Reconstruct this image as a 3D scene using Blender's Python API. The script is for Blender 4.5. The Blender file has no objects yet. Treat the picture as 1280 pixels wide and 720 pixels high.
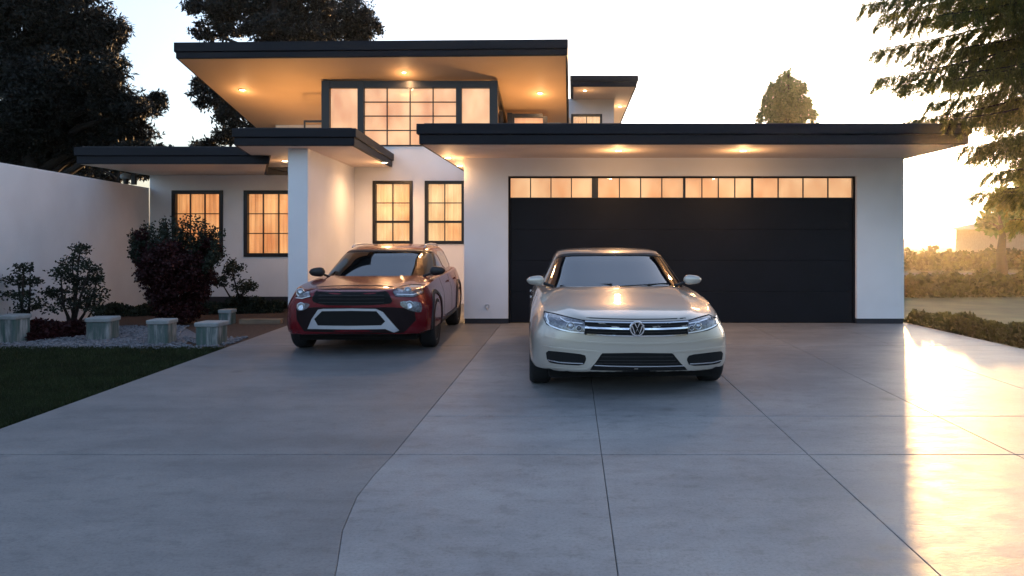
import bpy, bmesh, math, random
import numpy as np
from mathutils import Vector, Matrix
from mathutils.bvhtree import BVHTree
from mathutils.geometry import delaunay_2d_cdt
random.seed(7); RNG = np.random.default_rng(7)
S = bpy.context.scene
COL = S.collection
R = math.radians

# ------------------------------------------------------------------ camera, sky, sun, exposure
HC, F, VX, VY = 1.5, 924.0, 715.0, 298.0          # eye height, focal length and vanishing point (in 1280 px)
cam = bpy.data.cameras.new('camera'); co = bpy.data.objects.new('camera', cam); COL.objects.link(co)
co.location = (0, 0, HC); co.rotation_euler = (R(90), 0, 0)
cam.sensor_width = 36; cam.lens = 36 * F / 1280
cam.shift_x = -(VX - 640) / 1280; cam.shift_y = -(360 - VY) / 1280
cam.clip_start = 0.05; cam.clip_end = 3000
S.camera = co
SUN_AZ, SUN_EL = math.atan(0.441), R(3.8)
SD = Vector((math.sin(SUN_AZ) * math.cos(SUN_EL), math.cos(SUN_AZ) * math.cos(SUN_EL), math.sin(SUN_EL)))
W = bpy.data.worlds.new('World'); S.world = W; W.use_nodes = True
nt = W.node_tree; nt.nodes.clear()
wo = nt.nodes.new('ShaderNodeOutputWorld'); bg = nt.nodes.new('ShaderNodeBackground')
sky = nt.nodes.new('ShaderNodeTexSky'); sky.sky_type = 'NISHITA'; sky.sun_disc = False
sky.sun_elevation = SUN_EL; sky.sun_rotation = SUN_AZ
sky.air_density = 1.0; sky.dust_density = 3.5; sky.ozone_density = 2.0
hs = nt.nodes.new('ShaderNodeHueSaturation'); hs.inputs['Saturation'].default_value = 0.66
nt.links.new(sky.outputs[0], hs.inputs['Color'])
tn = nt.nodes.new('ShaderNodeMix'); tn.data_type = 'RGBA'; tn.blend_type = 'MULTIPLY'; tn.inputs[0].default_value = 1
tn.inputs[7].default_value = (0.90, 0.99, 1.17, 1); nt.links.new(hs.outputs[0], tn.inputs[6])
# the sky's own aureole round the low sun
tc = nt.nodes.new('ShaderNodeTexCoord'); dp = nt.nodes.new('ShaderNodeVectorMath'); dp.operation = 'DOT_PRODUCT'
nt.links.new(tc.outputs['Generated'], dp.inputs[0]); dp.inputs[1].default_value = tuple(SD)
mx0 = nt.nodes.new('ShaderNodeMath'); mx0.operation = 'MAXIMUM'; nt.links.new(dp.outputs['Value'], mx0.inputs[0]); mx0.inputs[1].default_value = 0
prev = tn.outputs[2]
for pw, k, c in ((7, 0.5, (1.0, .82, .62)), (80, 5.0, (1.0, .60, .24)), (1500, 60.0, (1.0, .82, .55))):
    pn = nt.nodes.new('ShaderNodeMath'); pn.operation = 'POWER'; nt.links.new(mx0.outputs[0], pn.inputs[0]); pn.inputs[1].default_value = pw
    vm = nt.nodes.new('ShaderNodeVectorMath'); vm.operation = 'SCALE'; vm.inputs[0].default_value = tuple(k*x for x in c); nt.links.new(pn.outputs[0], vm.inputs['Scale'])
    ad = nt.nodes.new('ShaderNodeVectorMath'); ad.operation = 'ADD'; nt.links.new(prev, ad.inputs[0]); nt.links.new(vm.outputs[0], ad.inputs[1]); prev = ad.outputs[0]
nt.links.new(prev, bg.inputs[0]); bg.inputs[1].default_value = 0.15
nt.links.new(bg.outputs[0], wo.inputs[0])
sl = bpy.data.lights.new('sun', 'SUN'); so = bpy.data.objects.new('sun', sl); COL.objects.link(so)
sl.energy = 2.0; sl.angle = R(0.9); sl.color = (1.0, 0.56, 0.21)
so.rotation_euler = SD.to_track_quat('Z', 'Y').to_euler()
S.view_settings.view_transform = 'Standard'; S.view_settings.look = 'None'
S.view_settings.gamma = 1; S.view_settings.use_curve_mapping = False
S.view_settings.exposure = 2.55
S.render.engine = 'CYCLES'
S.cycles.max_bounces = 8; S.cycles.transparent_max_bounces = 12

def P(px, py, Y):                                  # pixel + distance -> point
    return Vector(((px - VX) / F * Y, Y, HC + (VY - py) / F * Y))
def PX(px, Y): return (px - VX) / F * Y
def PZ(py, Y): return HC + (VY - py) / F * Y

# ------------------------------------------------------------------ materials
def nodes_of(name):
    m = bpy.data.materials.new(name); m.use_nodes = True
    n = m.node_tree; b = n.nodes['Principled BSDF']
    return m, n, b
def noise(n, scale, detail=4, rough=0.55, vec=None, stretch=None):
    t = n.nodes.new('ShaderNodeTexNoise'); t.inputs['Scale'].default_value = scale
    t.inputs['Detail'].default_value = detail; t.inputs['Roughness'].default_value = rough
    g = n.nodes.new('ShaderNodeNewGeometry')
    src = g.outputs['Position']
    if stretch:
        mp = n.nodes.new('ShaderNodeMapping'); mp.inputs['Scale'].default_value = stretch
        n.links.new(src, mp.inputs['Vector']); src = mp.outputs[0]
    n.links.new(src, t.inputs['Vector']); return t
def ramp(n, src, stops):
    r = n.nodes.new('ShaderNodeValToRGB'); el = r.color_ramp.elements
    while len(el) < len(stops): el.new(0.5)
    for e, (p, c) in zip(el, stops):
        e.position = p; e.color = (*c, 1) if len(c) == 3 else c
    n.links.new(src, r.inputs[0]); return r
def bump(n, b, src, strength, dist=0.01):
    bp = n.nodes.new('ShaderNodeBump'); bp.inputs['Strength'].default_value = strength
    bp.inputs['Distance'].default_value = dist
    n.links.new(src, bp.inputs['Height']); n.links.new(bp.outputs[0], b.inputs['Normal']); return bp
def mat(name, col, rough=0.6, metal=0.0, var=0.12, nscale=6, bmp=0.0, bscale=60, coat=0, ior=1.45, stretch=None, spec=0.5):
    m, n, b = nodes_of(name)
    t = noise(n, nscale, 5, stretch=stretch)
    r = ramp(n, t.outputs[0], [(0.3, tuple(max(0, c * (1 - var)) for c in col)), (0.7, tuple(min(1, c * (1 + var)) for c in col))])
    n.links.new(r.outputs[0], b.inputs['Base Color'])
    b.inputs['Roughness'].default_value = rough; b.inputs['Metallic'].default_value = metal
    b.inputs['IOR'].default_value = ior; b.inputs['Coat Weight'].default_value = coat
    b.inputs['Coat Roughness'].default_value = 0.04; b.inputs['Specular IOR Level'].default_value = spec
    if bmp:
        t2 = noise(n, bscale, 4); bump(n, b, t2.outputs[0], bmp, 0.01)
    return m
def emit_mat(name, col, strength, folds=0.0):
    m, n, b = nodes_of(name)
    b.inputs['Base Color'].default_value = (*[c * 0.5 for c in col], 1); b.inputs['Roughness'].default_value = 0.8
    t = noise(n, 2.2, 3, stretch=(1.0, 1.0, 0.6))
    r = ramp(n, t.outputs[0], [(0.3, tuple(c * f for c, f in zip(col, (0.66, 0.48, 0.36)))), (0.72, tuple(min(1.0, c * 1.12) for c in col))])
    n.links.new(r.outputs[0], b.inputs['Emission Color'])
    b.inputs['Emission Strength'].default_value = strength
    if folds:
        t2 = noise(n, 14, 2, stretch=(1, 1, 0.03))
        mp = n.nodes.new('ShaderNodeMapRange'); n.links.new(t2.outputs[0], mp.inputs[0])
        mp.inputs[1].default_value = 0.3; mp.inputs[2].default_value = 0.7
        mp.inputs[3].default_value = strength * (1 - folds); mp.inputs[4].default_value = strength * (1 + folds)
        n.links.new(mp.outputs[0], b.inputs['Emission Strength'])
    return m
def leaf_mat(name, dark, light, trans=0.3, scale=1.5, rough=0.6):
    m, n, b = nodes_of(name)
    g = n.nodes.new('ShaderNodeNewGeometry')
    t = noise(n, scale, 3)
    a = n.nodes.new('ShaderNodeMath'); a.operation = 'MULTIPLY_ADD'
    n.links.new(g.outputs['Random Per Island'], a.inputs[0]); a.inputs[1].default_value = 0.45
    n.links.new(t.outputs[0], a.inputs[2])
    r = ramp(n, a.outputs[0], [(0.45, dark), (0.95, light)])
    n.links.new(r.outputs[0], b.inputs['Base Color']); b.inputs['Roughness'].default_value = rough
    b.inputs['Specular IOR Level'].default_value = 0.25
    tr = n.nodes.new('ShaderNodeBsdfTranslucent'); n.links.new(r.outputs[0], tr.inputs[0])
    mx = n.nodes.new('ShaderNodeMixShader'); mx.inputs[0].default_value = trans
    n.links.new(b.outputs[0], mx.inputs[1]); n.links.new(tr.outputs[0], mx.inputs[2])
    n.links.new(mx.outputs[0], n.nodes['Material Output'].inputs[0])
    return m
def glass_mat(name, tint=(1, 1, 1), refl=0.0):
    m, n, b = nodes_of(name); n.nodes.remove(b)
    tr = n.nodes.new('ShaderNodeBsdfTransparent'); tr.inputs[0].default_value = (*tint, 1)
    gl = n.nodes.new('ShaderNodeBsdfGlossy'); gl.inputs['Roughness'].default_value = 0.02
    fr = n.nodes.new('ShaderNodeFresnel'); fr.inputs[0].default_value = refl or 1.5
    mx = n.nodes.new('ShaderNodeMixShader')
    n.links.new(fr.outputs[0], mx.inputs[0]); n.links.new(tr.outputs[0], mx.inputs[1]); n.links.new(gl.outputs[0], mx.inputs[2])
    t = noise(n, 1.3, 2); bp = n.nodes.new('ShaderNodeBump'); bp.inputs['Strength'].default_value = 0.03
    n.links.new(t.outputs[0], bp.inputs['Height']); n.links.new(bp.outputs[0], gl.inputs['Normal'])
    n.links.new(mx.outputs[0], n.nodes['Material Output'].inputs[0])
    return m
def concrete_mat(name, k):
    m, n, b = nodes_of(name)
    t1 = noise(n, 0.7, 7, 0.7, stretch=(0.8, 1.2, 1)); t2 = noise(n, 6, 7, 0.75, stretch=(0.8, 1.2, 1)); t3 = noise(n, 55, 5, 0.75)
    r1 = ramp(n, t1.outputs[0], [(0.40, (0.80, 0.81, 0.82)), (0.5, (0.97, 0.97, 0.97)), (0.62, (1.12, 1.11, 1.09))])
    r2 = ramp(n, t2.outputs[0], [(0.38, (0.74, 0.75, 0.76)), (0.46, (0.97, 0.97, 0.97)), (0.62, (1.10, 1.10, 1.10))])
    r3 = ramp(n, t3.outputs[0], [(0.36, (0.78, 0.78, 0.79)), (0.46, (1, 1, 1)), (0.64, (1.12, 1.12, 1.12))])
    base = n.nodes.new('ShaderNodeRGB'); base.outputs[0].default_value = (k, k * 1.0, k * 1.01, 1)
    prev = base.outputs[0]
    t4 = noise(n, 1.5, 5, 0.6, stretch=(0.22, 2.4, 1)); r4 = ramp(n, t4.outputs[0], [(0.32, (0.90, 0.90, 0.91)), (0.5, (1, 1, 1)), (0.7, (1.05, 1.05, 1.05))])
    vo = n.nodes.new('ShaderNodeTexVoronoi'); vo.inputs['Scale'].default_value = 0.9; g5 = n.nodes.new('ShaderNodeNewGeometry'); n.links.new(g5.outputs['Position'], vo.inputs['Vector'])
    r5 = ramp(n, vo.outputs['Distance'], [(0.03, (0.72, 0.72, 0.72)), (0.10, (1, 1, 1))])
    for rr in (r1, r2, r3, r4, r5):
        mm = n.nodes.new('ShaderNodeMix'); mm.data_type = 'RGBA'; mm.blend_type = 'MULTIPLY'; mm.inputs[0].default_value = 1
        n.links.new(prev, mm.inputs[6]); n.links.new(rr.outputs[0], mm.inputs[7]); prev = mm.outputs[2]
    n.links.new(prev, b.inputs['Base Color'])
    rr = ramp(n, t2.outputs[0], [(0.3, (0.50,) * 3), (0.7, (0.68,) * 3)]); n.links.new(rr.outputs[0], b.inputs['Roughness'])
    br = noise(n, 34, 5, 0.7, stretch=(0.5, 1.6, 1))
    ad = n.nodes.new('ShaderNodeMath'); ad.operation = 'ADD'; n.links.new(br.outputs[0], ad.inputs[0]); n.links.new(t3.outputs[0], ad.inputs[1])
    bump(n, b, ad.outputs[0], 0.30, 0.004)
    return m

M = {}
M['stucco'] = mat('white stucco', (0.76, 0.76, 0.77), 0.85, var=0.07, nscale=0.9, bmp=0.4, bscale=90)
M['soffit'] = mat('painted timber soffit', (0.68, 0.49, 0.33), 0.6, var=0.05, nscale=1.0)
M['soffit_pale'] = mat('pale soffit', (0.78, 0.64, 0.54), 0.6, var=0.04, nscale=1.0)
M['fascia'] = mat('dark fascia', (0.006, 0.0065, 0.011), 0.55, var=0.3, nscale=3, stretch=(0.4, 1, 4), spec=0.25)
M['roofing'] = mat('roofing membrane', (0.05, 0.05, 0.055), 0.9)
M['frame'] = mat('black window frame', (0.011, 0.011, 0.013), 0.35, var=0.1)
M['door'] = mat('navy garage door', (0.004, 0.0045, 0.008), 0.55, var=0.2, nscale=2.2, bmp=0.05, bscale=30, spec=0.25)
M['plinth'] = mat('dark plinth', (0.03, 0.03, 0.035), 0.8)
M['glass'] = glass_mat('window glass')
M['lit_up'] = emit_mat('lit shade upper', (1.0, 0.54, 0.27), 0.185)
M['lit_wing'] = emit_mat('lit curtain wing', (1.0, 0.46, 0.18), 0.16, folds=0.35)
M['lit_entry'] = emit_mat('lit curtain entry', (1.0, 0.60, 0.30), 0.18, folds=0.22)
M['lit_garage'] = emit_mat('lit garage interior', (1.0, 0.55, 0.28), 0.17)
M['lamp'] = emit_mat('lamp lens', (1.0, 0.78, 0.5), 8)
M['trim'] = mat('downlight trim', (0.7, 0.7, 0.68), 0.4)
M['conc_a'] = concrete_mat('concrete light', 0.215)
M['conc_b'] = concrete_mat('concrete worn', 0.150)
M['joint'] = mat('joint filler', (0.045, 0.045, 0.05), 0.95)
M['grass_ground'] = mat('soil under grass', (0.012, 0.015, 0.007), 1.0, var=0.4, nscale=3)
M['grass'] = leaf_mat('grass blades', (0.010, 0.016, 0.005), (0.030, 0.044, 0.014), 0.1, 2)
M['gravel'] = mat('gravel stone', (0.15, 0.155, 0.17), 0.85, var=0.5, nscale=22)
M['mulch'] = mat('bark mulch', (0.055, 0.032, 0.022), 0.95, var=0.5, nscale=30, bmp=0.8, bscale=50)
M['bark'] = mat('bark', (0.018, 0.013, 0.010), 0.95, var=0.4, nscale=14, bmp=0.8, bscale=30)
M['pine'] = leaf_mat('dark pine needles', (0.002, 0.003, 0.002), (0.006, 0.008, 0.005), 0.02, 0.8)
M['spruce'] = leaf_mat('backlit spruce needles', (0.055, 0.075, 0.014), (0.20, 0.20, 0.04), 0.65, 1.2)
M['poplar'] = leaf_mat('poplar leaves', (0.045, 0.10, 0.02), (0.12, 0.20, 0.05), 0.45, 0.7)
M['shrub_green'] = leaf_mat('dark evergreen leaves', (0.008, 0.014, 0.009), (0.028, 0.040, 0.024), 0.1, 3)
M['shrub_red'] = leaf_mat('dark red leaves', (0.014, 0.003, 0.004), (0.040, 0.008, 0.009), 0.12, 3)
M['hedge'] = leaf_mat('hedge leaves', (0.010, 0.015, 0.005), (0.05, 0.058, 0.013), 0.4, 2)
M['stone_cap'] = mat('pale stone cap', (0.27, 0.29, 0.29), 0.8, var=0.12, nscale=14, bmp=0.3)
M['chrome'] = mat('chrome', (0.80, 0.81, 0.83), 0.10, 1.0, var=0.03)
M['silver'] = mat('silver trim', (0.56, 0.57, 0.61), 0.30, 0.6, var=0.04)
M['blackplastic'] = mat('black plastic', (0.010, 0.010, 0.011), 0.45, var=0.2)
M['gap'] = mat('dark gap', (0.004, 0.004, 0.004), 0.9)
M['tyre'] = mat('tyre rubber', (0.014, 0.014, 0.015), 0.8, var=0.2, nscale=20)
M['rim'] = mat('alloy rim', (0.42, 0.43, 0.45), 0.3, 0.9)
M['rim_dark'] = mat('dark alloy rim', (0.10, 0.10, 0.11), 0.35, 0.8)
M['lamp_house'] = mat('lamp housing', (0.15, 0.155, 0.175), 0.14, 0.45, var=0.6, nscale=40, coat=1)
def paint(name, col, metal, rough=0.32):
    m = mat(name, col, rough, metal, var=0.02, nscale=3, coat=1.0); return m
M['pearl'] = paint('champagne pearl paint', (0.50, 0.45, 0.385), 0.5, 0.34)
M['red'] = paint('deep red paint', (0.15, 0.005, 0.011), 0.3, 0.26)
M['red'].node_tree.nodes['Principled BSDF'].inputs['Coat Weight'].default_value = 0.45
M['carglass'] = mat('windscreen glass', (0.012, 0.016, 0.018), 0.03, 0.0, var=0.3, nscale=3, ior=2.0, spec=0.8, coat=1)
M['carglass_green'] = mat('green tinted windscreen', (0.035, 0.075, 0.06), 0.04, 0.0, var=0.6, nscale=5, ior=1.5, spec=0.5, coat=1)
def streak_mat():
    m, n, b = nodes_of('weathered green stone')
    t = noise(n, 9, 4, stretch=(1.6, 1.6, 0.25)); t2 = noise(n, 40, 3)
    r = ramp(n, t.outputs[0], [(0.35, (0.06, 0.11, 0.095)), (0.5, (0.11, 0.14, 0.135)), (0.68, (0.34, 0.35, 0.34))])
    n.links.new(r.outputs[0], b.inputs['Base Color']); b.inputs['Roughness'].default_value = 0.85
    bump(n, b, t2.outputs[0], 0.5); return m
M['pedestal'] = streak_mat()

# ------------------------------------------------------------------ mesh helpers
def setp(o, label=None, cat=None, group=None, kind=None):
    if label: o['label'] = label
    if cat: o['category'] = cat
    if group: o['group'] = group
    if kind: o['kind'] = kind
    return o
def empty(name, loc, rz=0, **k):
    o = bpy.data.objects.new(name, None); COL.objects.link(o); o.location = loc; o.rotation_euler = (0, 0, rz)
    o.empty_display_size = 0.3
    return setp(o, **k)
def link(name, me, m, parent=None, loc=None, smooth=False, **k):
    for mm in (m if isinstance(m, (list, tuple)) else [m]): me.materials.append(mm)
    o = bpy.data.objects.new(name, me); COL.objects.link(o)
    if parent: o.parent = parent
    if loc is not None: o.location = loc
    if smooth: me.polygons.foreach_set('use_smooth', [True] * len(me.polygons))
    return setp(o, **k)
class MB:
    def __init__(s): s.v = []; s.f = []
    def add(s, vs, fs):
        b = len(s.v); s.v += [tuple(v) for v in vs]; s.f += [tuple(i + b for i in f) for f in fs]; return s
    def box(s, x0, x1, y0, y1, z0, z1):
        return s.add([(x0,y0,z0),(x1,y0,z0),(x1,y1,z0),(x0,y1,z0),(x0,y0,z1),(x1,y0,z1),(x1,y1,z1),(x0,y1,z1)],
                     [(3,2,1,0),(4,5,6,7),(0,1,5,4),(1,2,6,5),(2,3,7,6),(3,0,4,7)])
    def prism(s, pts, off):                      # pts: a ring of 3D points, off: extrusion vector
        n = len(pts); a = [Vector(p) for p in pts]; b = [p + Vector(off) for p in a]
        return s.add(a + b, [tuple(range(n))[::-1], tuple(range(n, 2*n))] + [(i, (i+1) % n, n + (i+1) % n, n + i) for i in range(n)])
    def rings(s, rings, close_ends=True):
        n = len(rings[0]); vs = [v for r in rings for v in r]; fs = []
        for k in range(len(rings) - 1):
            for i in range(n):
                j = (i + 1) % n; fs.append((k*n+i, k*n+j, (k+1)*n+j, (k+1)*n+i))
        if close_ends: fs += [tuple(range(n))[::-1], tuple(range((len(rings)-1)*n, len(rings)*n))]
        return s.add(vs, fs)
    def tube(s, pts, rad, n=8):
        pts = [Vector(p) for p in pts]; rad = rad if isinstance(rad, (list, tuple)) else [rad] * len(pts); rs = []
        for i, p in enumerate(pts):
            d = (pts[min(i+1, len(pts)-1)] - pts[max(i-1, 0)]).normalized()
            u = d.cross(Vector((0, 0, 1)) if abs(d.z) < 0.9 else Vector((1, 0, 0))).normalized(); w = d.cross(u)
            rs.append([p + (u * math.cos(a) + w * math.sin(a)) * rad[i] for a in [2*math.pi*k/n for k in range(n)]])
        return s.rings(rs)
    def lathe(s, prof, n=32, axis='z', c=(0, 0, 0)):     # prof: (radius, height)
        rs = []
        for r, h in prof:
            ring = []
            for k in range(n):
                a = 2*math.pi*k/n; x, y = r*math.cos(a), r*math.sin(a)
                ring.append((c[0]+x, c[1]+y, c[2]+h) if axis == 'z' else (c[0]+h, c[1]+x, c[2]+y) if axis == 'x' else (c[0]+x, c[1]+h, c[2]+y))
            rs.append(ring)
        return s.rings(rs)
    def mesh(s, name):
        me = bpy.data.meshes.new(name); me.from_pydata([tuple(v) for v in s.v], [], s.f); me.update()
        bm = bmesh.new(); bm.from_mesh(me); bmesh.ops.recalc_face_normals(bm, faces=bm.faces); bm.to_mesh(me); bm.free()
        return me
    def build(s, name, m, parent=None, bevel=0, smooth=False, **k):
        o = link(name, s.mesh(name), m, parent, smooth=smooth, **k)
        if bevel:
            b = o.modifiers.new('bevel', 'BEVEL'); b.width = bevel; b.segments = 2; b.limit_method = 'ANGLE'
        return o
def wall_open(mb, x0, x1, z0, z1, y, th, ops):           # wall in the XZ plane with rectangular openings
    xs = sorted({x0, x1, *[o[0] for o in ops], *[o[1] for o in ops]}); zs = sorted({z0, z1, *[o[2] for o in ops], *[o[3] for o in ops]})
    def solid(i, k):
        if not (0 <= i < len(xs)-1 and 0 <= k < len(zs)-1): return False
        cx, cz = (xs[i]+xs[i+1])/2, (zs[k]+zs[k+1])/2
        return not any(o[0] < cx < o[1] and o[2] < cz < o[3] for o in ops)
    for i in range(len(xs)-1):
        for k in range(len(zs)-1):
            if not solid(i, k): continue
            a, b, c, d = xs[i], xs[i+1], zs[k], zs[k+1]
            mb.add([(a,y,c),(b,y,c),(b,y,d),(a,y,d)], [(0,1,2,3)]); mb.add([(a,y+th,c),(b,y+th,c),(b,y+th,d),(a,y+th,d)], [(3,2,1,0)])
            if not solid(i-1, k): mb.add([(a,y,c),(a,y,d),(a,y+th,d),(a,y+th,c)], [(0,1,2,3)])
            if not solid(i+1, k): mb.add([(b,y,c),(b,y+th,c),(b,y+th,d),(b,y,d)], [(0,1,2,3)])
            if not solid(i, k-1): mb.add([(a,y,c),(a,y+th,c),(b,y+th,c),(b,y,c)], [(0,1,2,3)])
            if not solid(i, k+1): mb.add([(a,y,d),(b,y,d),(b,y+th,d),(a,y+th,d)], [(0,1,2,3)])
def window(parent, x0, x1, z0, z1, y, cols, rows, lit, fw=0.07, fold=0.10, label=None, heavy=None, tint=None):
    f = MB(); fy0, fy1 = y - 0.03, y + 0.09
    f.box(x0, x0+fw, fy0, fy1, z0, z1); f.box(x1-fw, x1, fy0, fy1, z0, z1)
    f.box(x0+fw, x1-fw, fy0+.002, fy1, z1-fw, z1); f.box(x0+fw, x1-fw, fy0+.002, fy1, z0, z0+fw)
    w = f.build('window', M['frame'], parent, bevel=0.004)
    if label: w['label'] = label
    m = MB(); a, b, c, d = x0+fw, x1-fw, z0+fw, z1-fw; t = 0.011
    for i in range(1, cols):
        x = a + (b-a)*i/cols; m.box(x-t, x+t, y-0.012, y+0.03, c, d)
    for k in range(1, rows):
        z = c + (d-c)*k/rows; tt = 0.028 if k == heavy else t
        m.box(a, b, y-0.010-(0.006 if k == heavy else 0), y+0.028, z-tt, z+tt)
    if cols*rows > 1: m.build('muntins', M['frame'], w)
    MB().box(a-.01, b+.01, y+0.035, y+0.041, c-.01, d+.01).build('pane', M['glass'], w)
    g = MB(); n = 40; vs = []
    for i in range(n+1):
        x = a-.02 + (b-a+.04)*i/n; yy = y+fold+0.012*math.sin(i*1.9)+0.008*math.sin(i*0.73)
        vs += [(x, yy, c-.02), (x, yy, d+.02)]
    g.add(vs, [(2*i, 2*i+2, 2*i+3, 2*i+1) for i in range(n)]).build('curtain', lit, w, smooth=True)
    return w

# ------------------------------------------------------------------ ground, driveway
GZ = 0.0
def sheet(name, pts, z, m, **k):
    me = bpy.data.meshes.new(name); me.from_pydata([(x, y, z) for x, y in pts], [], [tuple(range(len(pts)))]); me.update()
    return link(name, me, m, **k)
M['ground'] = mat('dry lawn and soil', (0.07, 0.075, 0.03), 1.0, var=0.45, nscale=0.9)
sheet('ground', [(-900,-300),(900,-300),(900,1500),(-900,1500)], -0.045, M['ground'], kind='structure')
LE = lambda Y: -4.17 - 0.058*Y                       # left edge of the driveway
RE = lambda Y: 7.6 if Y < 3 else 6.45 + (3.0-5.0)*0 - 0.055*(Y-4)
db = MB(); da = MB()
xj = [None, -2.69, -1.24, 0.205, 1.64, 3.08, 4.50, None]
yj = [-6.0, -2.3, 1.4, 5.13, 6.24, 10.35, 13.115]
G = 0.0022; GY_ = 0.0065
def slab(mb, x0a, x1a, x0b, x1b, y0, y1):
    pts = [(x0a+G,y0+GY_,-0.12),(x1a-G,y0+GY_,-0.12),(x1b-G,y1-GY_,-0.12),(x0b+G,y1-GY_,-0.12)]
    mb.prism(pts, (0,0,0.12))
for r in range(len(yj)-1):
    for c in range(len(xj)-1):
        y0, y1 = yj[r], yj[r+1]
        xa = LE(y0) if xj[c] is None else xj[c]; xb = LE(y1) if xj[c] is None else xj[c]
        xc = RE(y0) if xj[c+1] is None else xj[c+1]; xd = RE(y1) if xj[c+1] is None else xj[c+1]
        if c == 0 and r < 5:                          # the left strip is cast as one wide panel
            xc = xd = xj[2]
        if c == 1 and r < 5: continue
        if r == 3 and c < 2:                          # no cross joint at 6.24 on the left
            continue
        if r == 4 and c < 2:
            y0 = 5.13; xa = LE(y0)
        if r == 2 and c in (0, 2):
            cv = [(-.95,1.4),(-.95,2.5),(-.99,3.0),(-1.08,3.4),(-1.18,3.8),(-1.25,4.3),(-1.255,4.7),(-1.24,5.13)]
            K = GY_; ring_ = ([(xa+G,y0+K)] + [(x-G*.6,min(max(y,y0+K),y1-K)) for x,y in cv] + [(xb+G,y1-K)]) if c == 0 else ([(xc-G,y0+K),(xd-G,y1-K)] + [(x+G*.6,min(max(y,y0+K),y1-K)) for x,y in cv[::-1]])
            (db if c == 0 else da).prism([(x,y,-.12) for x,y in ring_], (0,0,.12)); continue
        if r < 2 and c == 0: xc = xd = -.95
        if r < 2 and c == 2: xa = xb = -.95
        slab(db if c < 2 else da, xa, xc, xb, xd, y0, y1)
# paving running on into the covered entry
slab(db, LE(13.115), -1.92, -4.79, -1.92, 13.115, 16.99)
dw = MB(); dw.v = da.v; dw.f = da.f; na = len(da.f); dw.add(db.v, db.f)
o = dw.build('driveway', [M['conc_a'], M['conc_b']], kind='structure')
for i, p in enumerate(o.data.polygons): p.material_index = 0 if i < na else 1
bv = o.modifiers.new('bevel', 'BEVEL'); bv.width = 0.003; bv.segments = 1
sheet('driveway_base', [(LE(-6),-6),(RE(-6),-6),(RE(2.99),2.99),(RE(4),4),(RE(13.1),13.1),(-1.9,13.1),(-1.9,17),(-4.9,17),(LE(13),13)], -0.012, M['joint'], kind='structure')

# ------------------------------------------------------------------ house
house = empty('house', (0, 15, 0), label='white stucco house with flat dark roofs, lit windows and wide black garage door', cat='house')
class HP:                                           # everything in world coordinates, parent moved back
    pass
def hb(mb, name, m, parent=house, bevel=0.006, **k):
    o = mb.build(name, m, parent, bevel=bevel, **k)
    return o
WY = 17.0                                           # front wall of the wing, the entry and the upper bay
GY = 13.0                                           # garage front
# walls
w1 = (PX(215,WY), PX(279,WY), PZ(321,WY), PZ(238,WY)); w2 = (PX(305,WY), PX(305,WY)+1.24, PZ(321,WY), PZ(238,WY))
e1 = (PX(466,WY), PX(516,WY), PZ(305,WY), PZ(226,WY)); e2 = (PX(531,WY), PX(581,WY), PZ(305,WY), PZ(226,WY))
mb = MB(); wall_open(mb, -9.71, -5.06, 0.16, 2.955, WY, 0.25, [w1, w2]); hb(mb, 'wing_wall', M['stucco'], bevel=0)
MB().box(-9.70, -5.06, WY+0.015, WY+0.25, -0.05, 0.16).build('plinth', M['plinth'], house)
mb = MB(); wall_open(mb, -5.02, -1.90, 0.0, 3.64, WY, 0.25, [e1, e2]); hb(mb, 'entry_wall', M['stucco'], bevel=0)
MB().box(-5.76, -5.03, WY+.001, WY+.25, 2.99, 3.64).build('bay_apron_wall', M['stucco'], house)
MB().box(-1.89, -1.71, WY+.001, WY+.25, 3.0, 3.64).build('bay_apron_wall', M['stucco'], house)
mb = MB(); mb.prism([(-5.15,13.4,-.05),(-4.79,13.4,-.05),(-5.0,16.995,-.05),(-5.30,16.995,-.05)], (0,0,3.18)); hb(mb, 'entry_side_wall', M['stucco'])
d0, d1, dz = PX(635,GY), PX(1071,GY), PZ(220,GY)
mb = MB(); wall_open(mb, -1.90, 5.84, 0.09, 2.93, GY, 0.25, [(d0, d1, 0.09, dz)])
mb.box(-1.90, -1.65, GY+.251, 20, 0.09, 2.93); mb.box(5.59, 5.84, GY+.251, 20, 0.09, 2.93); hb(mb, 'garage_wall', M['stucco'], bevel=0)
MB().box(-1.89, d0-.001, GY+.012, GY+.24, -.05, .09).build('plinth', M['plinth'], house)
MB().box(d1+.001, 5.83, GY+.012, 20, -.05, .09).build('plinth', M['plinth'], house)
MB().box(-9.70, -9.45, WY+.251, 24, -.05, 2.955).build('wing_side_wall', M['stucco'], house)
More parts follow.
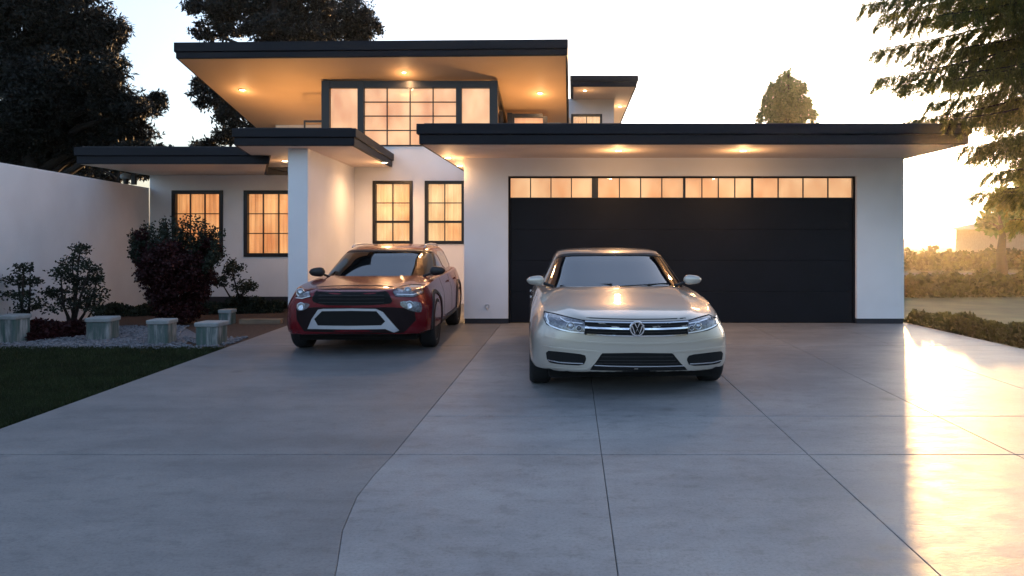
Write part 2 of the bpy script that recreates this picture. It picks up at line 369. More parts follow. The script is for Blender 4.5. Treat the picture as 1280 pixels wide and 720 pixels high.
# garage roof : stepped dark fascia round a pale soffit
def flat_roof(name, ring_front, zsof, h, step=0.035, split=0.55, sof='soffit_pale'):
    """ring: list of (x,y) plan, counter-clockwise; upper band stands proud of the lower"""
    def inset(ring, d):
        n = len(ring); out = []
        c = Vector((sum(p[0] for p in ring)/n, sum(p[1] for p in ring)/n))
        for i in range(n):
            a, b, e = Vector(ring[i-1]), Vector(ring[i]), Vector(ring[(i+1) % n])
            d1 = (b-a).normalized(); d2 = (e-b).normalized(); n1 = Vector((-d1.y, d1.x)); n2 = Vector((-d2.y, d2.x))
            k = d / max(0.3, 1 + n1.dot(n2)); out.append(tuple(b + (n1+n2)*k))
        return out
    zs = zsof + h*(1-split)
    low = inset(ring_front, step)
    m1 = MB(); m1.prism([(x,y,zs) for x,y in ring_front], (0,0,h*split)); m1.prism([(x,y,zsof-.02) for x,y in low], (0,0,h*(1-split)+.019))
    r = m1.build(name, M['fascia'], house, bevel=0.01)
    s = inset(ring_front, step+0.05)
    m2 = MB(); m2.prism([(x,y,zsof-.024) for x,y in s], (0,0,.003)); m2.build('soffit', M[sof], r)
    cap = inset(ring_front, 0.10)
    MB().prism([(x,y,zsof+h+.001) for x,y in cap], (0,0,.02)).build('roof_covering', M['roofing'], r)
    return r
flat_roof('garage_roof', [(-2.34,11.1),(6.02,11.1),(6.02,20.2),(-1.88,20.2),(-1.88,16.985),(-2.34,16.985)], 2.94, 0.285)
flat_roof('entry_roof', [(-5.98,13.0),(-3.80,13.0),(-4.09,16.985),(-7.05,16.985)], 3.155, 0.285)
flat_roof('wing_roof', [(-9.9-.0,14.5),(-5.93,14.5),(-6.95,16.98),(-6.95,23),(-10.9,23),(-10.9,14.5)][0:0] or [(PX(92,14.5),14.5),(-5.90,14.5),(-6.98,16.98),(-6.98,24),(PX(92,14.5)-.4,24)], 2.985, 0.31)
# upper roof: mono-pitch, soffit rising to the front
UF = 15.9
def uz(x, y): return 5.39 + 0.0085*(x+8.57) - 0.227*(y-UF)
def slope_prism(mb, ring, dz0, dz1):
    a = [(x,y,uz(x,y)+dz0) for x,y in ring]; b = [(x,y,uz(x,y)+dz1) for x,y in ring]; n = len(a)
    mb.add(a+b, [tuple(range(n))[::-1], tuple(range(n,2*n))] + [(i,(i+1)%n,n+(i+1)%n,n+i) for i in range(n)])
mb = MB(); ring = [(-8.57,UF),(-0.085,UF),(-0.085,22),(-8.57,22)]
slope_prism(mb, ring, 0.13, 0.33); slope_prism(mb, [(-8.54,UF+.03),(-0.10,UF+.03),(-0.10,21.9),(-8.54,21.9)], 0.0, 0.129)
ur = mb.build('upper_roof', M['fascia'], house, bevel=0.01)
mb = MB(); slope_prism(mb, [(-8.50,UF+.07),(-0.14,UF+.07),(-0.14,21.8),(-8.50,21.8)], -0.006, -0.002); mb.build('soffit', M['soffit'], ur)
# upper rear wall and the glazed bay
mb = MB()
mb.add([(-7.9,19.7,2.9),(-0.3,19.7,2.9),(-0.3,19.7,uz(-.3,19.7)-.01),(-7.9,19.7,uz(-7.9,19.7)-.01),
        (-7.9,19.95,2.9),(-0.3,19.95,2.9),(-0.3,19.95,uz(-.3,19.95)-.01),(-7.9,19.95,uz(-7.9,19.95)-.01)],
       [(0,1,2,3),(7,6,5,4),(0,4,5,1),(1,5,6,2),(2,6,7,3),(3,7,4,0)])
mb.build('upper_wall', M['stucco'], house)
bx0, bx1 = PX(402,WY), PX(622,WY); bz0, bz1 = PZ(183,WY), 5.13
f = MB(); yb = WY-0.02
def zb_(px): return PX(px, WY)
f.box(bx0, zb_(412), yb, WY+.10, bz0, bz1); f.box(zb_(612), bx1, yb, WY+.10, bz0, bz1)
f.box(zb_(447), zb_(455), yb+.003, WY+.10, bz0, bz1-.002); f.box(zb_(570), zb_(577), yb+.003, WY+.10, bz0, bz1-.002)
f.box(zb_(412), zb_(447), yb+.006, WY+.098, PZ(110,WY), bz1-.004); f.box(zb_(455), zb_(570), yb+.006, WY+.098, PZ(110,WY), bz1-.004); f.box(zb_(577), zb_(612), yb+.006, WY+.098, PZ(110,WY), bz1-.004)
for a, b in ((412,447),(455,570),(577,612)): f.box(zb_(a), zb_(b), yb+.006, WY+.098, bz0, PZ(181,WY))
# side returns of the bay
for s, xs in ((1, bx1), (-1, bx0)):
    x0, x1 = (xs-.10, xs) if s > 0 else (xs, xs+.10)
    f.box(x0+.001, x1-.001, WY+.101, 19.69, bz0, bz0+.08); f.box(x0+.001, x1-.001, 18.3, 18.4, bz0+.08, 4.65); f.box(x0+.001, x1-.001, 19.55, 19.69, bz0+.08, 4.45)
    f.add([(x0+.002,WY+.101,bz1-.16),(x1-.002,WY+.101,bz1-.16),(x1-.002,19.69,4.38),(x0+.002,19.69,4.38),(x0+.002,WY+.101,bz1-.02),(x1-.002,WY+.101,bz1-.02),(x1-.002,19.69,4.52),(x0+.002,19.69,4.52)],
          [(3,2,1,0),(4,5,6,7),(0,1,5,4),(1,2,6,5),(2,3,7,6),(3,0,4,7)])
bay = f.build('bay_window', M['frame'], house, bevel=0.005)
m = MB()
for i in range(1, 4):
    x = zb_(455 + (570-455)*i/4); m.box(x-.012, x+.012, WY-.002, WY+.035, PZ(181,WY), PZ(110,WY))
for k in (127.5, 145, 163): m.box(zb_(455), zb_(570), WY, WY+.033, PZ(k,WY)-.012, PZ(k,WY)+.012)
m.build('muntins', M['frame'], bay)
for a, b in ((412,447),(455,570),(577,612)):
    MB().box(zb_(a)-.01, zb_(b)+.01, WY+.04, WY+.046, PZ(182,WY), PZ(109,WY)).build('pane', M['glass'], bay)
MB().box(bx1-.055, bx1-.05, WY+.11, 19.6, bz0+.05, 4.5).build('pane', M['glass'], bay)
MB().box(bx0+.05, bx0+.055, WY+.11, 19.6, bz0+.05, 4.5).build('pane', M['glass'], bay)
mb = MB(); n = 60; vs = []
for i in range(n+1):
    x = bx0+.12 + (bx1-bx0-.24)*i/n; vs += [(x, WY+.13, bz0+.02), (x, WY+.13, bz1-.06)]
mb.add(vs, [(2*i,2*i+2,2*i+3,2*i+1) for i in range(n)]).build('window_shade', M['lit_up'], bay)
for xs in (bx1-.13, bx0+.13):
    MB().add([(xs,WY+.15,bz0+.03),(xs,19.5,bz0+.03),(xs,19.5,4.4),(xs,WY+.15,4.95)], [(0,1,2,3)]).build('side_shade', M['lit_up'], bay)
# second small bay to the right
sx0, sx1, sy = PX(634,18.7), PX(684,18.7), 18.7
f = MB(); f.box(sx0, sx0+.13, sy, sy+.12, 3.2, 4.68); f.box(sx1-.11, sx1, sy, sy+.12, 3.2, 4.60); f.box(sx0+.13, sx1-.11, sy+.002, sy+.118, 4.56, 4.66)
f.box(sx0+.13, sx0+.18, sy+.002, sy+.118, 3.2, 4.56); f.box(sx1-.10, sx1-.002, sy+.121, 19.69, 3.2, 4.40)
sw = f.build('side_bay_window', M['frame'], house, bevel=0.005)
MB().box(sx0+.18, sx1-.11, sy+.05, sy+.056, 3.2, 4.56).build('pane', M['glass'], sw)
MB().add([(sx0+.15,sy+.16,3.2),(sx1-.1,sy+.16,3.2),(sx1-.1,sy+.16,4.58),(sx0+.15,sy+.16,4.58)], [(0,1,2,3)]).build('window_shade', M['lit_wing'], sw)
for ux, uy, uzz in ((bx0-.35, 16.9, 3.47), (bx0-1.35, 17.6, 3.47), (bx1+.35, 17.2, 3.27), (bx1+1.1, 17.6, 3.27)):  # uplights hidden behind the lower fascias, added to warm the upper soffit
    uo = MB().lathe([(0,0),(.06,0),(.07,.10),(.05,.10),(.045,.06),(0,.06)], 18, 'z', (ux,uy,uzz)).build('added_uplight', M['frame'], house)
    MB().lathe([(0,.062),(.044,.062),(.03,.07),(0,.072)], 14, 'z', (ux,uy,uzz)).build('lens', M['lamp'], uo)
    ul = bpy.data.lights.new('added_uplight_lamp', 'SPOT'); ul.energy = 9; ul.color = (1.0,.50,.16); ul.spot_size = R(150); ul.spot_blend = 1; ul.shadow_soft_size = .05
    uo2 = bpy.data.objects.new('added_uplight_lamp', ul); COL.objects.link(uo2); uo2.location = (ux,uy,uzz+.12); uo2.rotation_euler = (R(180),0,0); uo2.parent = uo
# balcony rail left of the bay
MB().box(PX(380,17.3), bx0, 17.28, 17.32, PZ(153,17.3), PZ(150.5,17.3)).box(PX(380,17.3), PX(381.6,17.3), 17.282, 17.318, 3.40, PZ(153,17.3)).box(PX(380,17.3)-.0, bx0, 17.29,17.31,3.62,3.65).build('balcony_railing', M['frame'], house)
# far right upper volume
mb = MB(); rw = (PX(714,20), PX(753,20), 3.6, PZ(141,20)); wall_open(mb, -0.25, PX(768,20), 2.9, 5.32, 20.21, 0.25, [rw])
mb.box(PX(768,20)-.25, PX(768,20), 20.461, 25, 2.9, 5.32); mb.build('rear_upper_wall', M['stucco'], house)
window(house, *rw, 20.21, 2, 1, M['lit_entry'], fw=0.06)
flat_roof('rear_upper_roof', [(-0.05,18.5),(PX(798,18.5),18.5),(PX(798,18.5),26),(-0.05,26)], 5.33, 0.25, sof='soffit_pale')
# windows
window(house, *w1, WY, 3, 3, M['lit_wing'], fw=0.085)
window(house, *w2, WY, 3, 3, M['lit_wing'], fw=0.085)
for e in (e1, e2): window(house, *e, WY, 2, 3, M['lit_entry'], fw=0.075, heavy=1)
# garage door
door = MB(); DY = GY+0.10
door.box(d0, d0+.035, DY-.03, DY+.05, 0.0, dz); door.box(d1-.035, d1, DY-.03, DY+.05, 0.0, dz); door.box(d0+.035, d1-.035, DY-.03, DY+.05, dz-.03, dz)
nz = 4; zt = PZ(247.5, GY); hh = zt/ nz
for k in range(nz):
    door.box(d0+.036, d1-.036, DY, DY+.045, k*hh+.004, (k+1)*hh-.004)
door.box(d0+.036, d1-.036, DY+.006, DY+.04, .002, zt)
gd = door.build('garage_door', M['door'], house, bevel=0.003, label='very wide matt black garage door with a strip of small lit windows along its top')
secs = [(637,740),(748,855),(858,941),(943.5,1069)]; zb, zt2 = PZ(246.5,GY), PZ(222.5,GY)
f = MB(); f.box(d0+.036, d1-.036, DY-.004, DY+.04, zt+.001, zb); 
prev = 635.4
for a, b in secs:
    f.box(max(PX(prev,GY),d0+.036), PX(a,GY)-.0, DY-.004, DY+.04, zb+.0005, dz-.031); prev = b
f.box(PX(1069,GY)-.001, d1-.036, DY-.004, DY+.04, zb+.0005, dz-.031)
for a, b in secs:
    for i in range(1, 4):
        x = PX(a+(b-a)*i/4, GY); f.box(x-.009, x+.009, DY, DY+.03, zb+.0005, dz-.031)
f.build('window_frame', M['frame'], gd)
for a, b in secs:
    MB().box(PX(a,GY), PX(b,GY), DY+.018, DY+.022, zb, dz-.03).build('pane', M['glass'], gd)
MB().add([(d0+.03,DY+.09,zb-.03),(d1-.03,DY+.09,zb-.03),(d1-.03,DY+.09,dz),(d0+.03,DY+.09,dz)], [(0,1,2,3)]).build('interior_glow', M['lit_garage'], gd)
# hose tap on the pier
t = MB(); t.lathe([(0.0,0),(0.045,0),(0.045,-.012),(0.0,-.012)], 20, 'y', (PX(609,GY), GY-.001, PZ(383,GY)))
t.tube([(PX(609,GY),GY-.01,PZ(383,GY)),(PX(609,GY),GY-.07,PZ(383,GY)),(PX(609,GY)+.01,GY-.09,PZ(386.5,GY))], .011)
t.tube([(PX(609,GY)-.03,GY-.05,PZ(380,GY)),(PX(609,GY)+.03,GY-.05,PZ(380,GY))], .007)
t.build('hose_tap', M['silver'], house)
# downlights : housing, lens, the lamp itself and an added fill lamp for the soffit
def downlight(x, y, z, watts, tilt=None, col=(1.0, 0.56, 0.26), lens=0.05, glow=.05):
    h = MB().lathe([(lens+.012,0),(lens+.03,0),(lens+.03,-.008),(lens+.012,-.008)], 20, 'z', (x,y,z)); h.v = h.v
    o = MB().lathe([(lens,.0),(lens+.022,.0),(lens+.022,-.009),(lens,-.006)], 20, 'z', (x,y,z)).build('downlight', M['trim'], house)
    MB().lathe([(0.001,-.004),(lens,-.004),(lens*.8,-.012),(0.001,-.016)], 16, 'z', (x,y,z)).build('lens', M['lamp'], o)
    pl = bpy.data.lights.new('soffit_fill', 'POINT'); pl.energy = watts*glow; pl.color = (1.0,.55,.24); pl.shadow_soft_size = .05  # extra point lamp hung below the lens, added to brighten the soffit
    po = bpy.data.objects.new('soffit_fill', pl); COL.objects.link(po); po.location = (x, y, z-.22); po.parent = o
    l = bpy.data.lights.new('downlight_lamp', 'SPOT'); l.energy = watts; l.color = col; l.spot_size = R(165); l.spot_blend = 0.8; l.shadow_soft_size = 0.05
    lo = bpy.data.objects.new('downlight_lamp', l); COL.objects.link(lo); lo.location = (x, y, z-.03); lo.parent = o
def on_plane(px, py, z): 
    Y = (z-HC)*F/(VY-py); return PX(px,Y), Y
def on_upper(px, py):
    Y = 17.0
    for _ in range(30): Y = (uz(PX(px,Y),Y)-HC)*F/(VY-py)*0.5 + Y*0.5
    return PX(px,Y), Y
for px, py in ((303,112),(505,90),(675,116)):
    x, y = on_upper(px, py); downlight(x, y, uz(x,y)-.008, 24, lens=0.04 if px == 505 else 0.06)
for px, py, w in ((353,201,12),(437,203,30)):
    x, y = on_plane(px, py, 3.13); downlight(x + (0.75 if px == 437 else 0.05), y, 3.128, w, lens=.055)
for px, py, w in ((560,197,12),(568,207,12),(773,188,15),(929,188,15)):
    x, y = on_plane(px, py, 2.914); downlight(max(x,-2.18), y, 2.914, w, lens=.05, glow=.17)
for px, py, w in ((731,113,10),(775,133,14)):
    x, y = on_plane(px, py, 5.304); downlight(x, y, 5.304, w, lens=.045)
# house parts were drawn in world coordinates
for c in list(house.children):
    c.matrix_parent_inverse = Matrix.Translation((0,-15,0))

# ------------------------------------------------------------------ boundary wall with a lamp at its end
bw = MB(); A = Vector((PX(187,17)-.0, 16.98)); B = Vector((PX(0,11.28), 11.28)); dirv = (B-A).normalized(); Cc = B + dirv*9
nrm = Vector((dirv.y, -dirv.x)); nrm = nrm if nrm.x < 0 else -nrm
ring = [A, Cc, Cc + nrm*.22, A + nrm*.22]
bw.prism([(p.x, p.y, -.05) for p in ring], (0,0,2.71))
bw.build('boundary_wall', M['stucco'], bevel=0.01, label='tall plain white stucco garden wall along the left side of the yard', cat='wall')
lx, ly = PX(171,16.0), 16.0; l = A + (B-A).normalized()*1.0 + nrm*.1
sec = empty('wall_light', (l.x, l.y, 2.66), label='small white cap light on top of the far end of the garden wall', cat='light')
MB().lathe([(0.0,0),(.05,0),(.05,.13),(0.0,.13)], 16).build('base', M['blackplastic'], sec)
MB().lathe([(0.0,.13),(.10,.13),(.115,.17),(.10,.22),(.04,.25),(0.0,.255)], 20).build('cap', M['stone_cap'], sec, smooth=True)
MB().box(.13,.22,-.04,.04,0,.24).build('junction_box', M['blackplastic'], sec, bevel=.006)

# ------------------------------------------------------------------ foliage helpers
def leaves_arrays(C, L, Wd, rng, droop=0.0, D=None):
    n = len(C)
    d = rng.normal(size=(n,3)) if D is None else D + rng.normal(size=(n,3))*0.45
    d[:,2] -= droop; d /= np.linalg.norm(d, axis=1)[:,None]+1e-9
    s = np.cross(d, rng.normal(size=(n,3))); s /= np.linalg.norm(s, axis=1)[:,None]+1e-9
    l = (L*rng.uniform(.6,1.3,n))[:,None]; w = (Wd*rng.uniform(.7,1.3,n))[:,None]
    V = np.stack([C, C+d*l*.5+s*w, C+d*l, C+d*l*.5-s*w], 1).reshape(-1,3)
    return V
def leaf_mesh(name, V):
    n = len(V)//4; me = bpy.data.meshes.new(name)
    me.vertices.add(4*n); me.vertices.foreach_set('co', V.astype(np.float32).ravel())
    me.loops.add(4*n); me.loops.foreach_set('vertex_index', np.arange(4*n, dtype=np.int32))
    me.polygons.add(n); me.polygons.foreach_set('loop_start', np.arange(0,4*n,4, dtype=np.int32))
    me.update(calc_edges=True); me.validate(); return me
def blob_points(c, r, n, rng, sub=14, tight=0.28):
    """n points gathered in sub-clumps inside an ellipsoid"""
    k = max(3, sub); d = rng.normal(size=(k,3)); d /= np.linalg.norm(d,axis=1)[:,None]
    cc = d*(rng.uniform(.25,1,k)**.6)[:,None]*np.array(r)+np.array(c)
    i = rng.integers(0,k,n); p = rng.normal(size=(n,3)); p /= np.linalg.norm(p,axis=1)[:,None]
    return cc[i] + p*(rng.uniform(0,1,n)**.5)[:,None]*np.array(r)*tight*rng.uniform(.6,1.3,k)[i][:,None]
def clump_tree(name, base, top, trunk_r, blobs, lm, label, cat, dens=260, L=.16, Wd=.03, group=None, seed=1, sub=14, tight=.28, limb=.35, droop=0):
    rng = np.random.default_rng(seed)
    root = empty(name, base, label=label, cat=cat, group=group)
    b = Vector(base); t = Vector(top); tb = MB(); n = 8
    pts = [b.lerp(t, i/n) + Vector((math.sin(i*1.7+seed)*.06*trunk_r*4, math.cos(i*1.3)*.1*trunk_r*2, 0)) for i in range(n+1)]
    tb.tube([p-b for p in pts], [trunk_r*(1.15-.95*i/n) for i in range(n+1)], 10)
    Vs = []
    for (c, r) in blobs:
        c = Vector(c); r = (r, r, r) if not hasattr(r, '__len__') else r
        f = min(.97, max(.15, (c.z-b.z)/(t.z-b.z+1e-6) - .12)); s = b.lerp(t, f)
        mid = s.lerp(c, .5) + Vector((0,0,.08*(c-s).length))
        tb.tube([s-b, mid-b, c-b], [trunk_r*limb, trunk_r*limb*.6, trunk_r*limb*.2], 6)
        for _ in range(4):
            e = c + Vector([random.uniform(-.8,.8)*r[i] for i in range(3)])
            tb.tube([c.lerp(mid,.3)-b, c.lerp(e,.5)-b+Vector((0,0,.05*r[2])), e-b], [trunk_r*limb*.3, trunk_r*limb*.18, trunk_r*.04], 5)
        vol = (r[0]*r[1]*r[2])**(2/3)
        P_ = blob_points(c, r, int(dens*vol)+60, rng, sub, tight)
        Vs.append(leaves_arrays(P_ - np.array(b), L, Wd, rng, droop))
    tb.build('trunk', M['bark'], root, smooth=True)
    link('crown', leaf_mesh('crown', np.concatenate(Vs)), lm, root)
    return root
def blob_px(lst, Y, seed=0, jit=1.0):
    r = random.Random(seed); out = []
    for x, y, rx, ry in lst:
        yy = Y + r.uniform(-1,1)*jit; c = P(x, y, yy); k = yy/F
        out.append((tuple(c), (rx*k, max(rx,ry)*k*.9, ry*k)))
    return out

# big dark pine at the left, beyond the wall
Yt = 19
bl = blob_px([(30,20,55,40),(90,20,45,35),(20,80,50,40),(80,75,55,42),(118,45,32,30),(130,88,28,24),(30,140,52,36),(95,130,50,34),(140,125,30,22),
              (165,140,26,16),(188,132,18,12),(160,165,34,16),(70,180,60,26),(15,190,50,26),(120,185,44,20),(175,186,28,8),(-30,60,60,60),(-30,150,50,50),
              (60,-30,55,40),(10,-60,60,40),(135,150,30,22),(60,105,50,40),(148,40,14,18),(198,122,9,8)], Yt, 3)
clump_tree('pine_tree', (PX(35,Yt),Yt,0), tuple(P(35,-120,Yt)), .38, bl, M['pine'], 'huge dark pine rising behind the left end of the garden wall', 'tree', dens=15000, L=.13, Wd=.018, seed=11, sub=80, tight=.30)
Yt = 27
bl = blob_px([(265,8,34,22),(300,20,36,24),(340,14,40,30),(385,12,40,30),(430,22,38,24),(460,34,20,14),(360,44,60,18),(262,40,22,12),(410,46,50,12),(320,-20,50,30),(400,-25,50,30),
              (262,122,22,14),(278,130,14,12),(248,104,10,10),(280,172,14,12),(262,180,12,8),(300,150,30,30),(300,100,26,26),(345,110,40,40)], Yt, 5)
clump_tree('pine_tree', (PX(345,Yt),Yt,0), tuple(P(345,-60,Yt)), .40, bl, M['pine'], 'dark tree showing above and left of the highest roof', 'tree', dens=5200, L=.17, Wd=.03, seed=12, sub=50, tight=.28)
Yt = 30
bl = blob_px([(190,205,40,20),(130,215,50,24),(70,215,50,24),(250,185,12,7),(215,192,12,7)], Yt, 8)
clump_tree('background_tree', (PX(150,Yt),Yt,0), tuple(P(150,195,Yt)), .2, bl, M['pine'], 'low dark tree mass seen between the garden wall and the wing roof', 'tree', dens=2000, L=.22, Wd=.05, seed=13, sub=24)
# poplar behind the garage
Yt = 34
bl = blob_px([(983,104,6,18),(974,108,5,16),(992,110,6,17),(964,122,6,22),(1002,120,6,22),(957,134,5,18),(1009,134,5,18),(975,130,9,26),(990,130,9,26),(968,145,10,20),(1000,145,10,20),(984,150,14,24),(950,148,4,12),(1017,150,4,12),(985,170,34,22)], Yt, 2, .5)
clump_tree('poplar_tree', (PX(985,Yt),Yt,0), tuple(P(985,92,Yt)), .16, bl, M['poplar'], 'bushy green upright tree showing above the garage roof', 'tree', dens=8000, L=.11, Wd=.03, seed=14, sub=50, tight=.26)

# spruce overhanging at the right: long drooping boughs
def spruce(base, height, boughs, label, lm, seed, trunk_r=.22, needle=(.07,.0048), twig=.40):
    rng = np.random.default_rng(seed); rr = random.Random(seed)
    root = empty('spruce_tree', base, label=label, cat='tree'); b = Vector(base); tb = MB()
    tb.tube([(0,0,0),(0,.05,height*.5),(0,0,height)], [trunk_r, trunk_r*.6, .03], 12)
    C, D = [], []
    for (end, sag) in boughs:
        e = Vector(end)-b; s = Vector((0,0,min(height*.97, e.z + .28*Vector((e.x,e.y)).length)))
        n = 16; pts = []
        for i in range(n+1):
            t = i/n; p = s.lerp(e, t); p.z -= sag*math.sin(t*math.pi)*.5; pts.append(p)
        Lb = (e-s).length; tb.tube(pts, [.022*(1-.85*i/n)+.003 for i in range(n+1)], 6)
        dirb = (e-s).normalized(); side = dirb.cross(Vector((0,0,1))).normalized()
        nt_ = int(Lb*38)
        for j in range(nt_):
            t = .12+.88*j/nt_ ; k = t*n; i0 = min(int(k), n-1); p = pts[i0].lerp(pts[i0+1], k-i0)
            sd = rr.choice((-1,1)); tl = twig*(1.25-.75*t)*rr.uniform(.5,1.4)
            dv = (side*sd*rr.uniform(.2,1)+dirb*rr.uniform(.4,1.0)+Vector((0,0,-rr.uniform(.05,1.0)))).normalized()
            m2 = int(150*tl/.35)
            q = p + dv*tl; q.z -= .25*tl
            if tl > .2: tb.tube([p, p.lerp(q,.5), q], [.006,.004,.002], 3)
            for a in range(m2):
                u = rr.random(); c = p.lerp(q, u) + Vector((rr.gauss(0,.012),rr.gauss(0,.012),rr.gauss(0,.012)-.02*u)); C.append(tuple(c)); D.append(tuple(dv+Vector((0,0,-.3))))
    V = leaves_arrays(np.array(C), needle[0], needle[1], rng, 0, np.array(D))
    tb.build('trunk', M['bark'], root, smooth=True); link('crown', leaf_mesh('crown', V), lm, root)
    return root
Ys = 11.5
def bg_(lst, Y, seed, jit=.8):
    r = random.Random(seed); return [(tuple(P(x, y, Y + r.uniform(-1,1)*jit)), s) for x, y, s in lst]
bo = bg_([(1078,4,.25),(1100,20,.2),(1092,62,.3),(1118,30,.2),(1096,98,.25),(1125,108,.2),(1140,72,.3),(1130,150,.35),(1160,128,.3),(1180,150,.3),(1170,20,.2),(1200,60,.2),
          (1205,182,.3),(1190,100,.2),(1225,130,.2),(1235,215,.3),(1222,185,.3),(1250,170,.2),(1215,240,.3),(1255,240,.3),(1150,-20,.2),(1100,-25,.2),(1220,-10,.2),(1262,90,.2),(1270,200,.2),(1245,20,.2),(1262,275,.2),(1275,45,.2),(1215,90,.2),(1240,150,.2),(1278,130,.2)], Ys, 21)
spruce((PX(1395,Ys),Ys,-.05), 9.5, bo, 'tall conifer with long drooping boughs at the upper right edge, beside the driveway', M['spruce'], 31)

# ------------------------------------------------------------------ shrubs along the garden wall
def layered_shrub(name, label, base, blobs, lm, seed, L=.05, Wd=.016, dens=17000, tr=.03, group=None, sub=10, tight=.35):
    rng = np.random.default_rng(seed); rr = random.Random(seed)
    root = empty(name, base, label=label, cat='shrub', group=group); b = Vector(base); tb = MB(); Vs = []
    for (c, r) in blobs:
        c = Vector(c); mid = b.lerp(c,.5)+Vector((rr.uniform(-.05,.05),rr.uniform(-.05,.05),-.02))
        tb.tube([Vector((rr.uniform(-.04,.04),rr.uniform(-.04,.04),0)), mid-b, c-b], [tr, tr*.6, tr*.3], 6)
        vol = (r[0]*r[1]*r[2])**(2/3)
        Vs.append(leaves_arrays(blob_points(c, r, int(dens*vol)+80, rng, sub, tight)-np.array(b), L, Wd, rng))
    tb.build('stems', M['bark'], root, smooth=True); link('foliage', leaf_mesh('foliage', np.concatenate(Vs)), lm, root)
    return root
Yg = 11.3
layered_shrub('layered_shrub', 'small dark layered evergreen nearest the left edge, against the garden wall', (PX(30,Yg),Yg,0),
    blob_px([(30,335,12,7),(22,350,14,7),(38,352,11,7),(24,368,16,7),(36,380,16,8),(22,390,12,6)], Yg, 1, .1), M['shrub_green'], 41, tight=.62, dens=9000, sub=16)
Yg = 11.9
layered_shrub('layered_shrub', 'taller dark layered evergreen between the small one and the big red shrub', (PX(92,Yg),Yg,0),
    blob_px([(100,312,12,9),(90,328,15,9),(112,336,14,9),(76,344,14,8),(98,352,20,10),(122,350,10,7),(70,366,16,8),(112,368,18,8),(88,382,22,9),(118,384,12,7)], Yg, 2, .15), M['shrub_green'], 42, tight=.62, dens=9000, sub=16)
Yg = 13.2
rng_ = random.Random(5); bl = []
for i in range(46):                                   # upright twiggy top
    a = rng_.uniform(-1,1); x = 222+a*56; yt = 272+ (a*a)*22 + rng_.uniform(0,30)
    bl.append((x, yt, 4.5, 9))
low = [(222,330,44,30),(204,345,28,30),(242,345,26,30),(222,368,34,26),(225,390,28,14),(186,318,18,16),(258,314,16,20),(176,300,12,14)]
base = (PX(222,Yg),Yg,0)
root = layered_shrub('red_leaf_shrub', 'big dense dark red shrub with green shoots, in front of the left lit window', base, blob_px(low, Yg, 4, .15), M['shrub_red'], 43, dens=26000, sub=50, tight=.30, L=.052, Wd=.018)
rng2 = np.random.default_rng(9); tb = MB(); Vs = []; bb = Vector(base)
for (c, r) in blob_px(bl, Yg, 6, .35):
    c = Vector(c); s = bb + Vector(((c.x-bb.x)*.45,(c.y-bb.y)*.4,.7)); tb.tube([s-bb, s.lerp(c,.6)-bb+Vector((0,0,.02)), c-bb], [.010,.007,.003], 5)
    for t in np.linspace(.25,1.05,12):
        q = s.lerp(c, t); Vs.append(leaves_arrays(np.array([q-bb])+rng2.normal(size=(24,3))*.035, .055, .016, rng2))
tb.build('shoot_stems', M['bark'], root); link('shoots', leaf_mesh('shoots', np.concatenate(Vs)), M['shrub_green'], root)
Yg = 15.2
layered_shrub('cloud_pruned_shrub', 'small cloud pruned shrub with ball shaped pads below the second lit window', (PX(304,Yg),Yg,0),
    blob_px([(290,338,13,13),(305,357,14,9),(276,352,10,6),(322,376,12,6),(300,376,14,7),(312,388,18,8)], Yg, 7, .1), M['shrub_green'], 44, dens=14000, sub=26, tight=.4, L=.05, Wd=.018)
# low planting at the foot of the walls
def low_hedge(name, label, cat, path, h, wd, lm, n, seed, L=.06, Wd=.02, group=None, sub=None):
    rng = np.random.default_rng(seed); pts = np.array(path, float)
    seg = np.linalg.norm(np.diff(pts,axis=0),axis=1); cum = np.concatenate([[0],np.cumsum(seg)])/seg.sum()
    t = rng.uniform(0,1,n); x = np.interp(t,cum,pts[:,0]); y = np.interp(t,cum,pts[:,1])
    u = rng.uniform(-1,1,n); lump = .72+.28*np.sin(t*seg.sum()*3.1+seed)*np.sin(t*seg.sum()*7.3+u*2)
    z = (1-np.abs(u)**3)*h*lump*rng.uniform(0.15,1,n)**.5
    dx = np.interp(t,cum,np.append(np.diff(pts[:,0])/seg,0)); 
    C = np.stack([x+rng.normal(size=n)*.02, y, z],1)
    d = pts[-1]-pts[0]; d /= np.linalg.norm(d); C[:,0] += -d[1]*u*wd/2; C[:,1] += d[0]*u*wd/2
    base = (float(pts[0][0]), float(pts[0][1]), 0)
    root = empty(name, base, label=label, cat=cat, group=group)
    tb = MB()
    L_ = seg.sum()
    for k in range(max(3,int(L_/.35))):
        tt = (k+.5)/max(3,int(L_/.35)); bx = np.interp(tt,cum,pts[:,0])-base[0]; by = np.interp(tt,cum,pts[:,1])-base[1]
        for j in range(3): tb.tube([(bx,by,-.03),(bx+random.uniform(-.1,.1),by+random.uniform(-.1,.1),h*.6)], [.01,.004], 4)
    tb.build('stems', M['bark'], root)
    link('foliage', leaf_mesh('foliage', leaves_arrays(C-np.array(base), L, Wd, rng)), lm, root)
low_hedge('ground_cover_shrub', 'low dark red ground cover under the two layered evergreens', 'shrub', [(PX(20,10.9),11.0),(PX(92,11.6),11.7)], .26, .5, M['shrub_red'], 7000, 51)
low_hedge('ground_cover_shrub', 'dark low planting along the foot of the wall under the two lit left windows', 'shrub', [(PX(110,15.0),14.6),(PX(352,15.4),15.6)], .22, 1.0, M['shrub_green'], 15000, 52)

